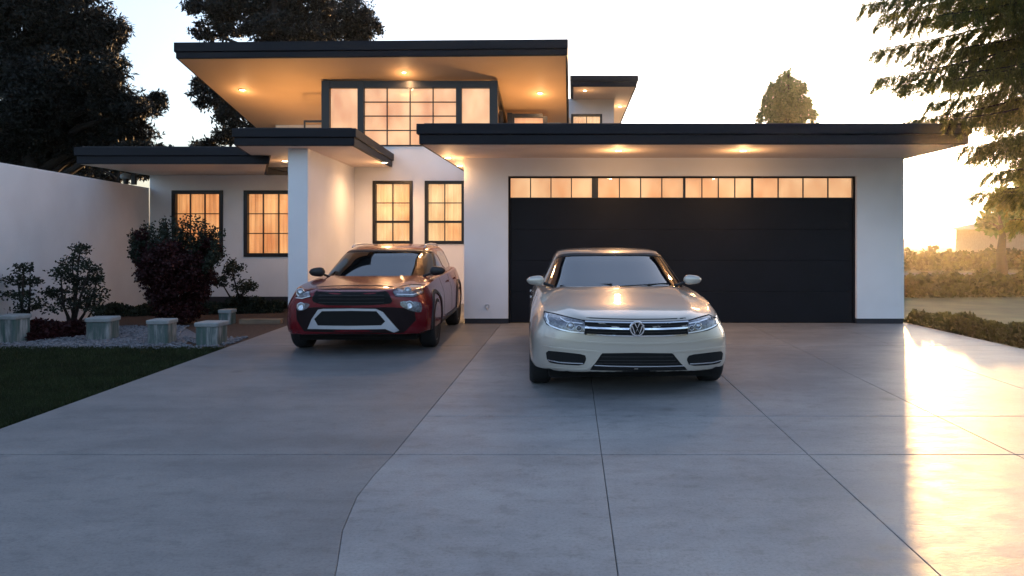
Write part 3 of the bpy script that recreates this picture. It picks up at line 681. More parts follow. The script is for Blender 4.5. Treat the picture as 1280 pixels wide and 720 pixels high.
# gravel, mulch, lawn
sheet('gravel_bed', [(-11.5,10.15),(-6.0,10.15),(-5.55,11.2),(-6.6,12.6),(-11.5,13.4)], -0.020, mat('gravel ground', (.13,.135,.15), .9, var=.5, nscale=40, bmp=.8, bscale=70), kind='structure')
sheet('planting_bed', [(-11.5,13.4),(-6.6,12.6),(-5.55,11.2),(-6.0,10.15),(LE(10.2)-.02,10.15),(LE(13)-.02,13),(-5.16,13.4),(-5.3,16.98),(-11.5,16.98)], -0.024, M['mulch'], kind='structure')
def lawn_poly(y): return -13.0, LE(y)-0.015
sheet('lawn', [(-14,-6),(LE(-6)-.01,-6),(LE(10.2)-.01,10.15),(-14,10.15)], -0.030, M['grass_ground'], kind='structure')
rng = np.random.default_rng(3); n = 110000
y = rng.uniform(4.6,10.25,n)**1.0; x = rng.uniform(0,1,n); xl = -715/924*y-0.6; xr = -4.17-.058*y-.02
x = xl+(xr-xl)*x; C = np.stack([x,y,np.full(n,-.03)],1); D = np.tile(np.array([[0,0,1.3]]),(n,1))
link('lawn_grass', leaf_mesh('lawn_grass', leaves_arrays(C,.05,.0035,rng,0,D)), M['grass'], kind='stuff', label='short dark lawn grass left of the driveway')
# gravel stones
ico = bmesh.new(); bmesh.ops.create_icosphere(ico, subdivisions=1, radius=1); iv = np.array([v.co for v in ico.verts]); ifc = np.array([[v.index for v in f.verts] for f in ico.faces]); ico.free()
def stones(name, C, smin, smax, m, rng, **k):
    n = len(C); s = rng.uniform(smin,smax,(n,3)); s[:,2] *= .6; a = rng.uniform(0,6.28,n)
    V = iv[None]*s[:,None]; V = V*rng.uniform(.85,1.15,V.shape); x = V[...,0]*np.cos(a)[:,None]-V[...,1]*np.sin(a)[:,None]; yv = V[...,0]*np.sin(a)[:,None]+V[...,1]*np.cos(a)[:,None]
    V = np.stack([x,yv,V[...,2]],-1)+C[:,None]; Fc = (ifc[None]+np.arange(n)[:,None,None]*len(iv)).reshape(-1,3)
    me = bpy.data.meshes.new(name); me.from_pydata(V.reshape(-1,3).tolist(), [], Fc.tolist()); me.update()
    return link(name, me, m, **k)
n = 5200; y = rng.uniform(10.15,12.8,n); x = rng.uniform(-11,-5.9,n); ok = (x < -6.0-(y-11.2)*.4)
stones('gravel', np.stack([x,y,np.full(n,-.012)],1)[ok], .012,.035, M['gravel'], rng, kind='stuff', label='loose pale gravel between the lawn and the shrubs')
n = 260; y = rng.uniform(10.1,11.3,n); x = -6.1+rng.uniform(0,1.2,n)
stones('river_stones', np.stack([x,y,np.full(n,-.01)],1), .015,.05, M['gravel'], rng, kind='stuff', label='scattered stones on the brown bed by the driveway edge')
# steps/edging of timber in the bed
MB().box(PX(300,13.2), PX(352,13.2), 13.15, 13.30, -.03, .06).build('timber_edging', mat('weathered timber', (.20,.14,.09), .8, var=.3, nscale=10, stretch=(.3,2,2)), bevel=.01, label='weathered timber edging in the bed beside the driveway', cat='edging')

# stone pedestals
def pedestal(label, px0, px1, pyt, pyb, copy_of=None):
    Y = HC*F/(pyb-VY-0.0); X = PX((px0+px1)/2, Y); w = .74*(px1-px0)/F*Y; h = HC-(pyt-VY)/F*(Y-.0)
    root = empty('stone_pedestal', (X, Y+.2, -.02), random.uniform(-.15,.15), label=label, cat='pedestal', group='stone pedestals on the gravel')
    hw = w/2; b = MB()
    def rr(hw, z, c=.30, n=5):
        out = []
        for k in range(4):
            for j in range(n+1):
                a = (k+j/n)*math.pi/2; cx = (hw-hw*c)*(1 if k in (0,3) else -1); cy = (hw-hw*c)*(1 if k in (0,1) else -1)
                out.append((cx+hw*c*math.cos(a), cy+hw*c*math.sin(a), z))
        return out
    H_ = h+.02
    b.rings([rr(hw*.90,0),rr(hw*.92,.02),rr(hw*.92,H_*.5),rr(hw*.93,H_-.06)]); b.build('body', M['pedestal'], root, bevel=0)
    c = MB(); c.rings([rr(hw*.96,H_-.059),rr(hw*1.02,H_-.052),rr(hw*1.03,H_-.012),rr(hw*.99,H_)]); c.build('cap', M['stone_cap'], root, smooth=False)
pedestal('stone pedestal cut by the left edge of the picture', -16, 23, 395, 428)
pedestal('grey stone pedestal, second from the left edge, in front of the taller layered evergreen', 97, 139, 398, 424)
pedestal('green streaked stone pedestal at the lawn edge below the left side of the red shrub', 174, 212, 401, 430)
pedestal('greenest of the stone pedestals, nearest to the driveway', 235, 277, 404, 431)
pedestal('small green pedestal set back against the house planting, right of the red shrub', 266, 289, 388, 405)

# ------------------------------------------------------------------ right side: hedges, far lawn, fence, house
low_hedge('low_hedge', 'low dark hedge along the right edge of the driveway beside the garage corner', 'hedge', [(6.35,13.3),(7.0,8.2)], .24, .8, M['hedge'], 22000, 61, L=.07, Wd=.026)
low_hedge('sunlit_hedge', 'long low hedge with sunlit top beyond the right side lawn', 'hedge', [(8.6,20),(22,21)], .62, 1.6, M['hedge'], 26000, 62, L=.12, Wd=.05)
low_hedge('far_hedge', 'farther hedge across the road at the right', 'hedge', [(13,36),(40,37)], 1.0, 1.6, M['hedge'], 16000, 63, L=.25, Wd=.11)
sheet('road', [(-60,27),(120,27),(120,33),(-60,33)], -0.038, mat('asphalt', (.05,.05,.052), .8, var=.25, nscale=8), kind='structure')
nb = empty('neighbour_house', (28, 48, 0), label='low pale neighbouring house far off at the right edge', cat='house')
MB().box(-1.0,14,-4,4,0,2.1).build('wall', mat('tan render', (.32,.26,.2), .9), nb)
r_ = MB(); r_.add([(-1.6,-4.6,2.1),(14.6,-4.6,2.1),(14.6,4.6,2.1),(-1.6,4.6,2.1),(1.6,0,3.2),(11.4,0,3.2)], [(0,1,5,4),(1,2,5),(2,3,4,5),(3,0,4),(3,2,1,0)]); r_.build('roof', mat('grey roof tiles', (.16,.14,.13), .9), nb)
for i in range(3): MB().box(1+4*i,2.6+4*i,-4.06,-4.001,.9,1.8).build('window', M['frame'], nb)
for i,(px,py,rx,ry,Y) in enumerate([(1252,268,30,34,30),(1300,235,50,60,34)]):
    clump_tree('garden_tree', (PX(px,Y),Y,0), tuple(P(px,py-ry*.6,Y)), .2, blob_px([(px,py,rx*.7,ry*.6),(px-rx*.5,py+ry*.3,rx*.4,ry*.4),(px+rx*.5,py+ry*.2,rx*.5,ry*.4),(px,py-ry*.5,rx*.4,ry*.4)], Y, i), M['poplar'],
        ['leafy tree in the distance just left of the right picture edge','larger leafy tree in the distance beyond the right picture edge'][i], 'tree', dens=900, L=.3, Wd=.1, seed=70+i, sub=26)

# ------------------------------------------------------------------ cars
def crom(ts, vs, t):
    """cubic (monotone-ish) interpolation of vs over ts"""
    ts = np.array(ts, float); vs = np.array(vs, float); m = np.zeros_like(vs)
    d = np.diff(vs)/np.diff(ts)
    m[1:-1] = np.where(d[:-1]*d[1:] > 0, 2*d[:-1]*d[1:]/(d[:-1]+d[1:]+1e-12), 0); m[0] = d[0]; m[-1] = d[-1]
    i = np.clip(np.searchsorted(ts, t)-1, 0, len(ts)-2); h = ts[i+1]-ts[i]; u = (t-ts[i])/h
    return ((2*u**3-3*u**2+1)*vs[i]+(u**3-2*u**2+u)*h*m[i]+(-2*u**3+3*u**2)*vs[i+1]+(u**3-u**2)*h*m[i+1])
def body_loft(T, ny=110, nv=46):
    """T: table of rows y,w,zb,zm,ws,zs,zt ; w comes from the plan curve"""
    T = np.array(T, float); L = T[-1,0]
    ys = np.concatenate([np.linspace(0,1,36)**2*.9*1.0, np.linspace(.9,L-.5,60)[1:], L-.5+ (1-(1-np.linspace(0,1,20))**2)*.5])
    rings = []
    for y in ys:
        w, zb, zm, ws, zs, zt = [crom(T[:,0], T[:,k], y) for k in range(1,7)]
        cp = np.array([(0,zb),(.55*w,zb),(.94*w,zb+.010),(.992*w,zb+.055),(w,zb+.55*(zm-zb)),(w*.995,zm),(ws+.35*(w-ws),zs-.25*(zs-zm)),(ws,zs),(ws*.80,zs+(zt-zs)*.44),(ws*.70,zs+(zt-zs)*.84),(ws*.63,zs+(zt-zs)*.86),(ws*.3,zs+(zt-zs)*.94),(0,zt)])
        s = np.concatenate([[0],np.cumsum(np.sqrt((np.diff(cp,axis=0)**2).sum(1))+1e-4)]); s /= s[-1]
        u = np.linspace(0,1,nv); hx = crom(s,cp[:,0],u); hz = crom(s,cp[:,1],u); hx[0] = hx[-1] = 0
        half = [(a,y,b) for a,b in zip(hx,hz)]; ring = half + [(-a,y,b) for a,_,b in half[-2:0:-1]]
        rings.append(ring)
    mb = MB(); mb.rings(rings); return mb
def cabin_loft(T, n=72, ex=3.6):
    """T rows: z, yfront, yrear, halfwidth; closed to a crown"""
    T = np.array(T, float); zs = np.concatenate([np.linspace(T[0,0],T[-3,0],16), np.linspace(T[-3,0],T[-1,0],9)[1:]]); rings = []
    for z in zs:
        yf, yr, hw = [crom(T[:,0], T[:,k], z) for k in (1,2,3)]; hl = (yr-yf)/2; yc = (yr+yf)/2; ring = []
        for k in range(n):
            a = 2*math.pi*(k+.5)/n; c, s = math.cos(a), math.sin(a)
            ring.append((hw*math.copysign(abs(c)**(2/ex),c), yc+hl*math.copysign(abs(s)**(2/ex),s), z))
        rings.append(ring)
    mb = MB(); mb.rings(rings); return mb
def cabin_glass(T, z0, z1, ang0, ang1, off, th, ex=3.6, nu=48, nv=16):
    T = np.array(T, float)
    def pos(z, a):
        yf, yr, hw = [crom(T[:,0], T[:,k], z) for k in (1,2,3)]; hl = (yr-yf)/2; yc = (yr+yf)/2; c, s_ = math.cos(a), math.sin(a)
        return Vector((float(hw*math.copysign(abs(c)**(2/ex),c)), float(yc+hl*math.copysign(abs(s_)**(2/ex),s_)), float(z)))
    outer, inner = [], []
    for j in range(nv+1):
        for i in range(nu+1):
            u = -1+2*i/nu; v = j/nv; cu = 1-(abs(u)**6)*.10
            z = z0(u)+(z1(u)-z0(u))*v; amid = (ang0(v)+ang1(v))/2; a = amid + (ang1(v)-ang0(v))/2*u
            p = pos(z,a); e = .004; n = (pos(z,a+e)-pos(z,a-e)).cross(pos(z+e,a)-pos(z-e,a)); n.normalize()
            if n.y > 0: n = -n
            outer.append(p+n*off); inner.append(p+n*(off-th))
    N = len(outer); fs = []; w = nu+1
    for j in range(nv):
        for i in range(nu): k = j*w+i; fs += [(k,k+1,k+1+w,k+w), (k+N,k+w+N,k+1+w+N,k+1+N)]
    for i in range(nu): fs += [(i,i+N,i+1+N,i+1), (nv*w+i,nv*w+i+1,nv*w+i+1+N,nv*w+i+N)]
    for j in range(nv): fs += [(j*w,(j+1)*w,(j+1)*w+N,j*w+N), (j*w+nu,j*w+nu+N,(j+1)*w+nu+N,(j+1)*w+nu)]
    return MB().add(outer+inner, fs)
def screen_frame(CT_, root, ztop):
    zt = lambda u: ztop-.021*u*u-.018*u**8
    m = MB()
    def strip(z0, z1, a0, a1):
        g = cabin_glass(CT_, z0, z1, a0, a1, .010, .03); m.add(g.v, g.f)
    for sg in (-1, 1):
        e = lambda v, k: R(-90 + sg*(64-2*v + k))
        g = cabin_glass(CT_, lambda u: .91, lambda u: ztop-.036, (lambda v: e(v,5)) if sg<0 else (lambda v: e(v,-1.5)), (lambda v: e(v,-1.5)) if sg<0 else (lambda v: e(v,5)), .010, .03, nu=6); m.add(g.v, g.f)
    g = cabin_glass(CT_, lambda u: zt(u)-.012, lambda u: zt(u)+.016, lambda v: R(-155), lambda v: R(-25), .011, .03, nv=4); m.add(g.v, g.f)
    m.build('windscreen_frame', M['blackplastic'], root, smooth=True)
def bvh_of(meshes):
    vs, fs = [], []
    for me in meshes:
        b = len(vs); vs += [v.co.copy() for v in me.vertices]; fs += [[i+b for i in p.vertices] for p in me.polygons]
    return BVHTree.FromPolygons(vs, fs)
def smooth_ring(pts, it=2):
    for _ in range(it):
        q = []
        for i in range(len(pts)):
            a, b = Vector(pts[i]), Vector(pts[(i+1)%len(pts)]); q += [a.lerp(b,.2), a.lerp(b,.8)]
        pts = q
    return [tuple(p) for p in pts]
def stroke(pts, w):
    pts = [Vector(p) for p in pts]; L, Rr = [], []
    for i, p in enumerate(pts):
        d = (pts[min(i+1,len(pts)-1)]-pts[max(i-1,0)]).normalized(); n = Vector((-d.y,d.x)); L.append(tuple(p+n*w/2)); Rr.append(tuple(p-n*w/2))
    return L + Rr[::-1]
class Car:
    def __init__(s, root, X, Y, rz):
        s.root = root; s.M = Matrix.Translation((X,Y,0)) @ Matrix.Rotation(rz,4,'Z'); s.I = s.M.inverted(); s.cam = s.I @ Vector((0,0,HC))
    def pix(s, px, py):                       # where the sight line through a photo pixel meets the body
        w = P(px, py, 1.0); d = (s.I @ w - s.cam).normalized()
        h = s.bvh.ray_cast(s.cam, d)
        return h[0] if h[0] else None
    def front(s, pl):
        out = []
        for p in pl:
            h = s.pix(*p)
            if h: out.append((h.x, h.z))
        return out
    def patch(s, name, ring, m, off=.004, th=.02, axis='y', sgn=-1, parent=None, grid=.03, smooth=0, **k):
        """a plate following the body: outline in the (x,z) plane seen from the front, or the (y,z) plane seen from the side"""
        if smooth: ring = smooth_ring(ring, smooth)
        dens = []
        for i in range(len(ring)):
            a, b = Vector(ring[i]), Vector(ring[(i+1)%len(ring)]); nn = max(1,int((b-a).length/grid)); dens += [a.lerp(b,j/nn) for j in range(nn)]
        n = len(dens); xs = [p.x for p in dens]; zs = [p.y for p in dens]; pts = list(dens)
        g = grid; x = min(xs)+g/2
        while x < max(xs):
            z = min(zs)+g/2
            while z < max(zs): pts.append(Vector((x,z))); z += g
            x += g
        v, e, f, *_ = delaunay_2d_cdt([Vector(p) for p in pts], [(i,(i+1)%n) for i in range(n)], [list(range(n))], 1, 1e-6)
        V = []; ok = []
        for p in v:
            if axis == 'y': o_ = Vector((p.x, sgn*6 + (0 if sgn<0 else 0), p.y)); d = Vector((0,-sgn,0))
            else: o_ = Vector((sgn*3, p.x, p.y)); d = Vector((-sgn,0,0))
            h = s.bvh.ray_cast(o_, d); V.append(h[0] if h[0] else None)
        good = [x for x in V if x is not None]
        if not good: return None
        for i in range(len(V)):
            if V[i] is None:
                p = v[i]; V[i] = min(good, key=lambda q: ((q.x if axis=='y' else q.y)-p.x)**2+(q.z-p.y)**2).copy()
        dd = Vector((0,sgn,0)) if axis == 'y' else Vector((sgn,0,0))
        top = [q+dd*off for q in V]; bot = [q+dd*(off-th) for q in V]; N = len(V)
        faces = [tuple(t) for t in f]; fs = faces + [tuple(i+N for i in t[::-1]) for t in faces]
        cnt = {}
        for t in faces:
            for i in range(len(t)): cnt[(t[i],t[(i+1)%len(t)])] = 1
        for (a,b) in list(cnt):
            if (b,a) not in cnt: fs.append((b,a,a+N,b+N))
        mb = MB().add(top+bot, fs)
        return mb.build(name, m, parent or s.root, **k)
def cut_wheels(ob, axles, r, half):
    for (y, z) in axles:
        for sx in (-1,1):
            c = MB().lathe([(0.0,0),(r,0),(r,.6),(0.0,.6)], 40, 'x', (sx*(half-.27) if sx>0 else -(half-.27)-.6, y, z))
            co_ = c.build('cutter', M['gap']); md = ob.modifiers.new('b','BOOLEAN'); md.object = co_; md.operation = 'DIFFERENCE'; md.solver = 'EXACT'
            dg = bpy.context.evaluated_depsgraph_get(); me = bpy.data.meshes.new_from_object(ob.evaluated_get(dg))
            ob.modifiers.clear(); ob.data = me; bpy.data.objects.remove(co_)
    me = ob.data
    me.materials.clear(); 
    return me
M['screen'] = glass_mat('windscreen', (.66,.72,.74), 2.9); M['screen_green'] = glass_mat('green windscreen', (.45,.68,.58), 2.3)
M['seat'] = mat('seat fabric', (.14,.13,.12), .8); M['liner'] = mat('cabin lining', (.10,.10,.105), .9); M['dash'] = mat('dashboard', (.018,.018,.02), .7)
def interior(root, cme, pm, zb):
    bm = bmesh.new(); bm.from_mesh(cme); n = 72; zhi = max(v.co.z for v in bm.verts)
    zc = {id(root): 0}
    def inside(c): return c.y < ylim(c.z) and abs(c.x) < .86*hwid(c.z) and zb-.10 < c.z < zhi-.085
    Ta = np.array(CT, float)
    def hwid(z): return float(crom(Ta[:,0],Ta[:,3],z))
    def ylim(z): return float(crom(Ta[:,0],Ta[:,1],z)) + .35
    bmesh.ops.delete(bm, geom=[f for f in bm.faces if inside(f.calc_center_median())], context='FACES')
    m1 = bpy.data.meshes.new('cabin'); bm.to_mesh(m1); c_ = link('cabin', m1, pm, root, smooth=True)
    ctr = Vector((0, 2.75, .9))
    for v in bm.verts: v.co = ctr + (v.co-ctr)*.972
    bmesh.ops.reverse_faces(bm, faces=bm.faces); m2 = bpy.data.meshes.new('lining'); bm.to_mesh(m2); bm.free(); link('lining', m2, M['liner'], c_, smooth=True)
    y0 = float(Ta[1,1])+.14; zb -= .02; d = MB()
    d.add([(-.60,y0+.0,zb-.02),(.60,y0+.0,zb-.02),(.70,y0+.60,zb+.03),(-.70,y0+.60,zb+.03),(-.60,y0,zb-.1),(.60,y0,zb-.1),(.70,y0+.65,zb-.1),(-.70,y0+.65,zb-.1)], [(0,1,2,3),(0,3,7,4),(1,5,6,2),(2,6,7,3),(0,4,5,1),(4,7,6,5)])
    d.build('dashboard', M['dash'], c_)
    MB().box(-.68,.68,y0+.81,4.0,zb-.02,zb+.0).build('cabin_floor', M['dash'], c_)
    for sx in (-.36,.36):
        st = MB(); st.rings([[(sx+.24*math.copysign(abs(math.cos(a))**.5,math.cos(a))*k, y0+1.12+.06*math.copysign(abs(math.sin(a))**.5,math.sin(a))+(z-zb)*.3, z) for a in [2*math.pi*i/16 for i in range(16)]] for z,k in ((zb-.02,1),(zb+.08,1),(zb+.14,.86),(zb+.165,.5))])
        s_ = st.build('front_seat', M['seat'], c_, smooth=True)
        hr = MB(); hr.rings([[(sx+.125*math.copysign(abs(math.cos(a))**.6,math.cos(a))*k, y0+1.22+.05*math.copysign(abs(math.sin(a))**.6,math.sin(a)), z) for a in [2*math.pi*i/16 for i in range(16)]] for z,k in ((zb+.15,.7),(zb+.18,1),(zb+.25,.95),(zb+.275,.6))])
        hr.build('headrest', M['seat'], s_, smooth=True)
    sw = MB(); R0 = .17; pts = [(.36+R0*math.cos(a), y0+.72+R0*.35*math.sin(a)*-1, zb+.02+R0*math.sin(a)) for a in [2*math.pi*i/28 for i in range(29)]]
    sw.tube(pts, .014, 6); sw.build('steering_wheel', M['dash'], c_, smooth=True)
    rm = MB().box(-.11,.11,float(Ta[3,1])+.02,float(Ta[3,1])+.05,zhi-.165,zhi-.105).build('rear_view_mirror', M['dash'], c_, bevel=.01)
def wheel(root, x, y, r, side, wmat, spokes=5, wd=.21, twin=True):
    """x: outer face"""
    z = r; o_ = MB(); s = side
    o_.lathe([(r*.60,-.02*s),(r*.72,-.0*s),(r*.75,-.012*s),(r*.75,-wd*s),(r*.60,-wd*s)], 40, 'x', (0,0,0))
    for k in range(spokes):
        for dlt in ((-.13,.13) if twin else (0,)):
            a = 2*math.pi*k/spokes + dlt + .3; ca, sa = math.cos(a), math.sin(a); t = .016 if twin else .035
            q = [(-.03*s, .10*r*2), (-.012*s, r*.73)]
            pa, pb = -sa*t, ca*t
            o_.add([(-.035*s, ca*r*.16+pa, sa*r*.16+pb),(-.035*s, ca*r*.16-pa, sa*r*.16-pb),(-.010*s, ca*r*.73-pa*1.2, sa*r*.73-pb*1.2),(-.010*s, ca*r*.73+pa*1.2, sa*r*.73+pb*1.2),
                    (-.075*s, ca*r*.16+pa, sa*r*.16+pb),(-.075*s, ca*r*.16-pa, sa*r*.16-pb),(-.055*s, ca*r*.73-pa*1.2, sa*r*.73-pb*1.2),(-.055*s, ca*r*.73+pa*1.2, sa*r*.73+pb*1.2)],
                   [(0,1,2,3),(7,6,5,4),(0,4,5,1),(1,5,6,2),(2,6,7,3),(3,7,4,0)])
    o_.lathe([(0,-.025*s),(r*.16,-.030*s),(r*.18,-.05*s),(r*.18,-.09*s),(0,-.09*s)], 20, 'x')
    w_ = o_.build('wheel', wmat, root, bevel=0); w_.location = (x, y, z)
    pr = [(r*.74,-.004*s),(r*.82,.008*s),(r*.93,.004*s),(r*.985,-.018*s),(r,-.045*s),(r,-wd*s+.045*s),(r*.985,-wd*s+.018*s),(r*.9,-wd*s),(r*.74,-wd*s)]
    t = MB().lathe(pr, 48, 'x').build('tyre', M['tyre'], w_, smooth=True)
    MB().lathe([(0,-.10*s),(r*.52,-.10*s),(r*.52,-.115*s),(0,-.115*s)], 28, 'x').build('brake_disc', M['rim_dark'], w_)
    return w_
def mirror_shell(root, side, c, sx, sy, sz, m, glass_m=None):
    b = MB(); rings = []
    for i in range(9):
        t = i/8; k = max(0.05, 1-abs(2*t-1)**3.2) ** .5
        ring = []
        for j in range(16):
            a = 2*math.pi*j/16; ring.append((side*(t-.5)*sx*2*.5*1.0, math.copysign(abs(math.cos(a))**.7,math.cos(a))*sy*.5*k, math.copysign(abs(math.sin(a))**.7,math.sin(a))*sz*.5*k*(1-.32*t)))
        rings.append(ring)
    b.rings(rings); o_ = b.build('door_mirror', m, root, smooth=True); o_.location = c
    MB().tube([(-side*sx*.45,0,-sz*.25),(-side*(sx*.5+.10),.02,-sz*.55)], .018, 6).build('mirror_stalk', M['blackplastic'], o_)
    return o_
def side_glass(car, rings, m, name='side_window'):
    for sg in (-1,1):
        for rg in rings: car.patch(name, rg, m, off=.005, th=.012, axis='x', sgn=sg, grid=.06, smooth=1)

# ---------------- champagne saloon
sX, sY, sR = 0.597, 6.88, R(3.2)
sed = empty('saloon_car', (sX,sY,0), sR, label='champagne coloured saloon parked nose out in front of the black garage door', cat='car')
T = [ # y, w, zb, zm, ws, zs, zt
 (0.00, .02, .285, .50, .015,.60, .640), (0.012,.22, .265, .50, .20, .63, .668), (0.04,.42, .25,.50,.38,.655,.700), (0.09,.62,.240,.50,.56,.68,.738), (0.16,.78,.238,.505,.70,.705,.770),
 (0.27,.90,.234,.515,.79,.735,.800), (0.42,.962,.228,.53,.84,.770,.832), (0.65,.992,.225,.55,.865,.815,.872), (1.0,1.0,.215,.58,.87,.865,.930), (1.35,.998,.205,.60,.87,.905,.972),
 (2.0,.998,.20,.62,.89,.925,.98), (3.0,1.0,.20,.63,.90,.94,.985), (3.9,.995,.22,.64,.87,.955,1.0), (4.35,.95,.25,.64,.80,.95,.985), (4.62,.80,.30,.62,.66,.90,.93), (4.72,.50,.38,.60,.4,.82,.84)]
bme = body_loft(T); bo_ = bme.build('body', M['pearl'], sed)
axs = [(.90,.325),(3.66,.325)]
CT = [(.86,1.14,4.40,.885),(.955,1.34,4.18,.845),(1.10,1.66,3.92,.77),(1.27,2.04,3.60,.68),(1.333,2.20,3.42,.635),(1.360,2.42,3.2,.54),(1.376,2.7,2.95,.25)]; cab = cabin_loft(CT)
cme = cab.mesh('cabin')
car = Car(sed, sX, sY, sR); car.bvh = bvh_of([bo_.data, cme])
me = cut_wheels(bo_, axs, .365, 1.0); bo_.data.materials.append(M['pearl']); bo_.data.materials.append(M['gap'])
def mark_wells(me, axs, r, half):
    for p in me.polygons:
        c = p.center
        for (y,z) in axs:
            d = [math.hypot(me.vertices[i].co.y-y, me.vertices[i].co.z-z) for i in p.vertices]
            if all(abs(q-r) < .006 for q in d) or (abs(abs(c.x)-(half-.27)) < .004 and math.hypot(c.y-y,c.z-z) < r): p.material_index = 1
        if p.normal.z < -.8 and c.z < .4: p.material_index = 1
mark_wells(bo_.data, axs, .365, 1.0)
for p in bo_.data.polygons: p.use_smooth = p.material_index == 0
es = bo_.modifiers.new('es','EDGE_SPLIT'); es.split_angle = R(38)
interior(sed, cme, M['pearl'], 1.0)
MB().box(-.80,.80,.35,4.3,.15,.40).build('underbody', M['gap'], sed)
FR = car.front
full = car.bvh
def CF(pl):
    car.bvh = cbvh; o = car.front(pl); return o
cbvh = bvh_of([cme])
# windscreen
screen_frame(CT, sed, 1.300)
cabin_glass(CT, lambda u: .91, lambda u: 1.300-.020*u*u-.018*u**8, lambda v: R(-154+2*v), lambda v: R(-26-2*v), .008, .02).build('windscreen', M['screen'], sed, smooth=True)
for pl in ([(677,432),(690,434.5),(712,436.8),(738,439),(750,440)], [(679,458),(705,461),(732,462.5),(741,456),(751,441.5)], [(906,433),(890,435.5),(868,438),(852,439),(841,440)], [(905,458),(885,461),(862,462.5),(853,455),(842,441.5)],
           [(676,419),(700,424),(740,428),(796,430),(850,428.5),(885,424.5),(905,418.5)]):
    car.patch('bumper_crease', stroke(FR(pl), .016), M['pearl'], off=.009, th=.014, grid=.02, smooth=1)
# wipers
for a, b in (((700,358),(765,356)),((775,359),(835,355))):
    pa, pb = car.pix(*a), car.pix(*b)
    if pa and pb: MB().tube([pa+Vector((0,-.02,.01)), pb+Vector((0,-.02,.01))], .007, 5).build('wiper', M['blackplastic'], sed)
side_glass(car, [[(1.72,.975),(2.55,.985),(2.52,1.285),(2.25,1.26)], [(2.62,.985),(3.55,.995),(3.30,1.25),(2.60,1.288)]], M['carglass'])
car.patch('rear_window', [(-.62,1.02),(.62,1.02),(.50,1.27),(-.50,1.27)], M['carglass'], axis='y', sgn=1, grid=.08)
# shut lines
def line(name, pts, w=.006, off=.0015, axis='y', sgn=-1, m='gap', th=.006):
    return car.patch(name, stroke(pts, w), M[m], off=off, th=th, axis=axis, sgn=sgn, grid=.04)
hoodpx = [(733,397),(765,398.5),(796,399),(828,398.8),(857,397.5)]
line('bonnet_gap', FR(hoodpx), .008)
for sg in (-1,1):
    for yy in (1.62,2.58,3.50): line('door_gap', [(yy,.30),(yy+.01,.6),(yy,.93)], .008, axis='x', sgn=sg)
    line('door_gap', [(1.62,.30),(2.5,.27),(3.4,.30)], .008, axis='x', sgn=sg)
    car.patch('door_handle', [(2.30,.77),(2.50,.775),(2.50,.80),(2.30,.795)], M['chrome'], off=.03, th=.02, axis='x', sgn=sg)
    car.patch('door_handle', [(3.22,.78),(3.42,.785),(3.42,.81),(3.22,.805)], M['chrome'], off=.03, th=.02, axis='x', sgn=sg)
# grille
gr_ = car.patch('grille', FR([(727,399.5),(765,401),(796,401.5),(828,401.2),(863,399.5),(860,418),(828,420),(796,420.5),(765,420),(731,418.5)]), M['gap'], off=.003, th=.015)
for pl, w in (([(731,401.2),(765,402.5),(796,403),(828,402.8),(860,401.2)],.011), ([(731,409),(765,410.4),(796,411),(828,410.8),(860,409.2)],.016), ([(733,417.6),(765,419.4),(796,420),(828,419.6),(858,418)],.012)):
    car.patch('grille_bar', stroke(FR(pl), w), M['chrome'], off=.016, th=.014, parent=gr_)
for pl in ([(733,406),(765,407),(796,407.4),(828,407),(858,406)], [(733,414.5),(765,415.6),(796,416),(828,415.6),(858,414.5)]):
    car.patch('grille_slat', stroke(FR(pl), .005), M['blackplastic'], off=.010, th=.008, parent=gr_)
# round emblem
c0 = car.pix(796,410.5); bd = MB().lathe([(0,0),(.068,0),(.074,-.012),(.068,-.022),(.058,-.022),(.056,-.012),(0,-.012)], 40, 'y', (c0.x, c0.y-.012, c0.z)).build('emblem', M['chrome'], sed, smooth=False)
MB().lathe([(0,-.013),(.055,-.013),(.055,-.0145),(0,-.0145)], 30, 'y', (c0.x, c0.y-.012, c0.z)).build('emblem_field', M['gap'], bd)
e = MB()
def estroke(pts, w=.011):
    st = stroke(pts, w); n = len(pts)
    for i in range(n-1):
        q = [st[i], st[i+1], st[2*n-2-i], st[2*n-1-i]]
        e.prism([(c0.x+a*.056, c0.y-.0265-.0003*i, c0.z+b*.056) for a,b in q], (0,-.006,0))
estroke([(-.40,.88),(0,.10),(.40,.88)], .17); estroke([(-.84,.46),(-.38,-.82),(0,-.02),(.38,-.82),(.84,.46)], .17)
e.build('emblem_letters', M['chrome'], bd)
# headlights
def headlight(outer, lenses, drl, extra=None):
    ring = FR(outer); h = car.patch('headlight', ring, M['lamp_house'], off=.006, th=.03, smooth=1, grid=.02)
    rim_ = FR(outer)
    for (x, y, r, mm) in lenses:
        c = car.pix(x, y)
        if not c: continue
        MB().lathe([(r*1.15,0),(r*1.22,-.012),(r*1.05,-.016),(r,-.006),(0.0,-.006)], 24, 'y', (c.x, c.y-.010, c.z)).build('reflector_ring', M['chrome'], h, smooth=True)
        MB().lathe([(r*.95,-.008),(r*.7,-.022),(r*.35,-.03),(0,-.032)], 20, 'y', (c.x, c.y-.010, c.z)).build('lens', mm, h, smooth=True)
    for d, w in drl:
        car.patch('light_strip', stroke(FR(d), w), M['lamp_strip'], off=.013, th=.008, parent=h, grid=.015)
    for seg in (ring[:len(ring)//2+1], ring[len(ring)//2:], [ring[-1], ring[0]]):
        car.patch('lamp_edge', stroke(seg, .007), M['gap'], off=.009, th=.008, parent=h, grid=.02)
    return h
M['lamp_strip'] = mat('clear lamp strip', (.78,.80,.84), .12, .3, var=.05, coat=1)
M['gloss_black'] = mat('gloss maroon black', (.010,.004,.005), .6, .0, spec=.2)
M['lens_clear'] = mat('clear lens', (.45,.47,.50), .05, .6, var=.4, nscale=30, coat=1)
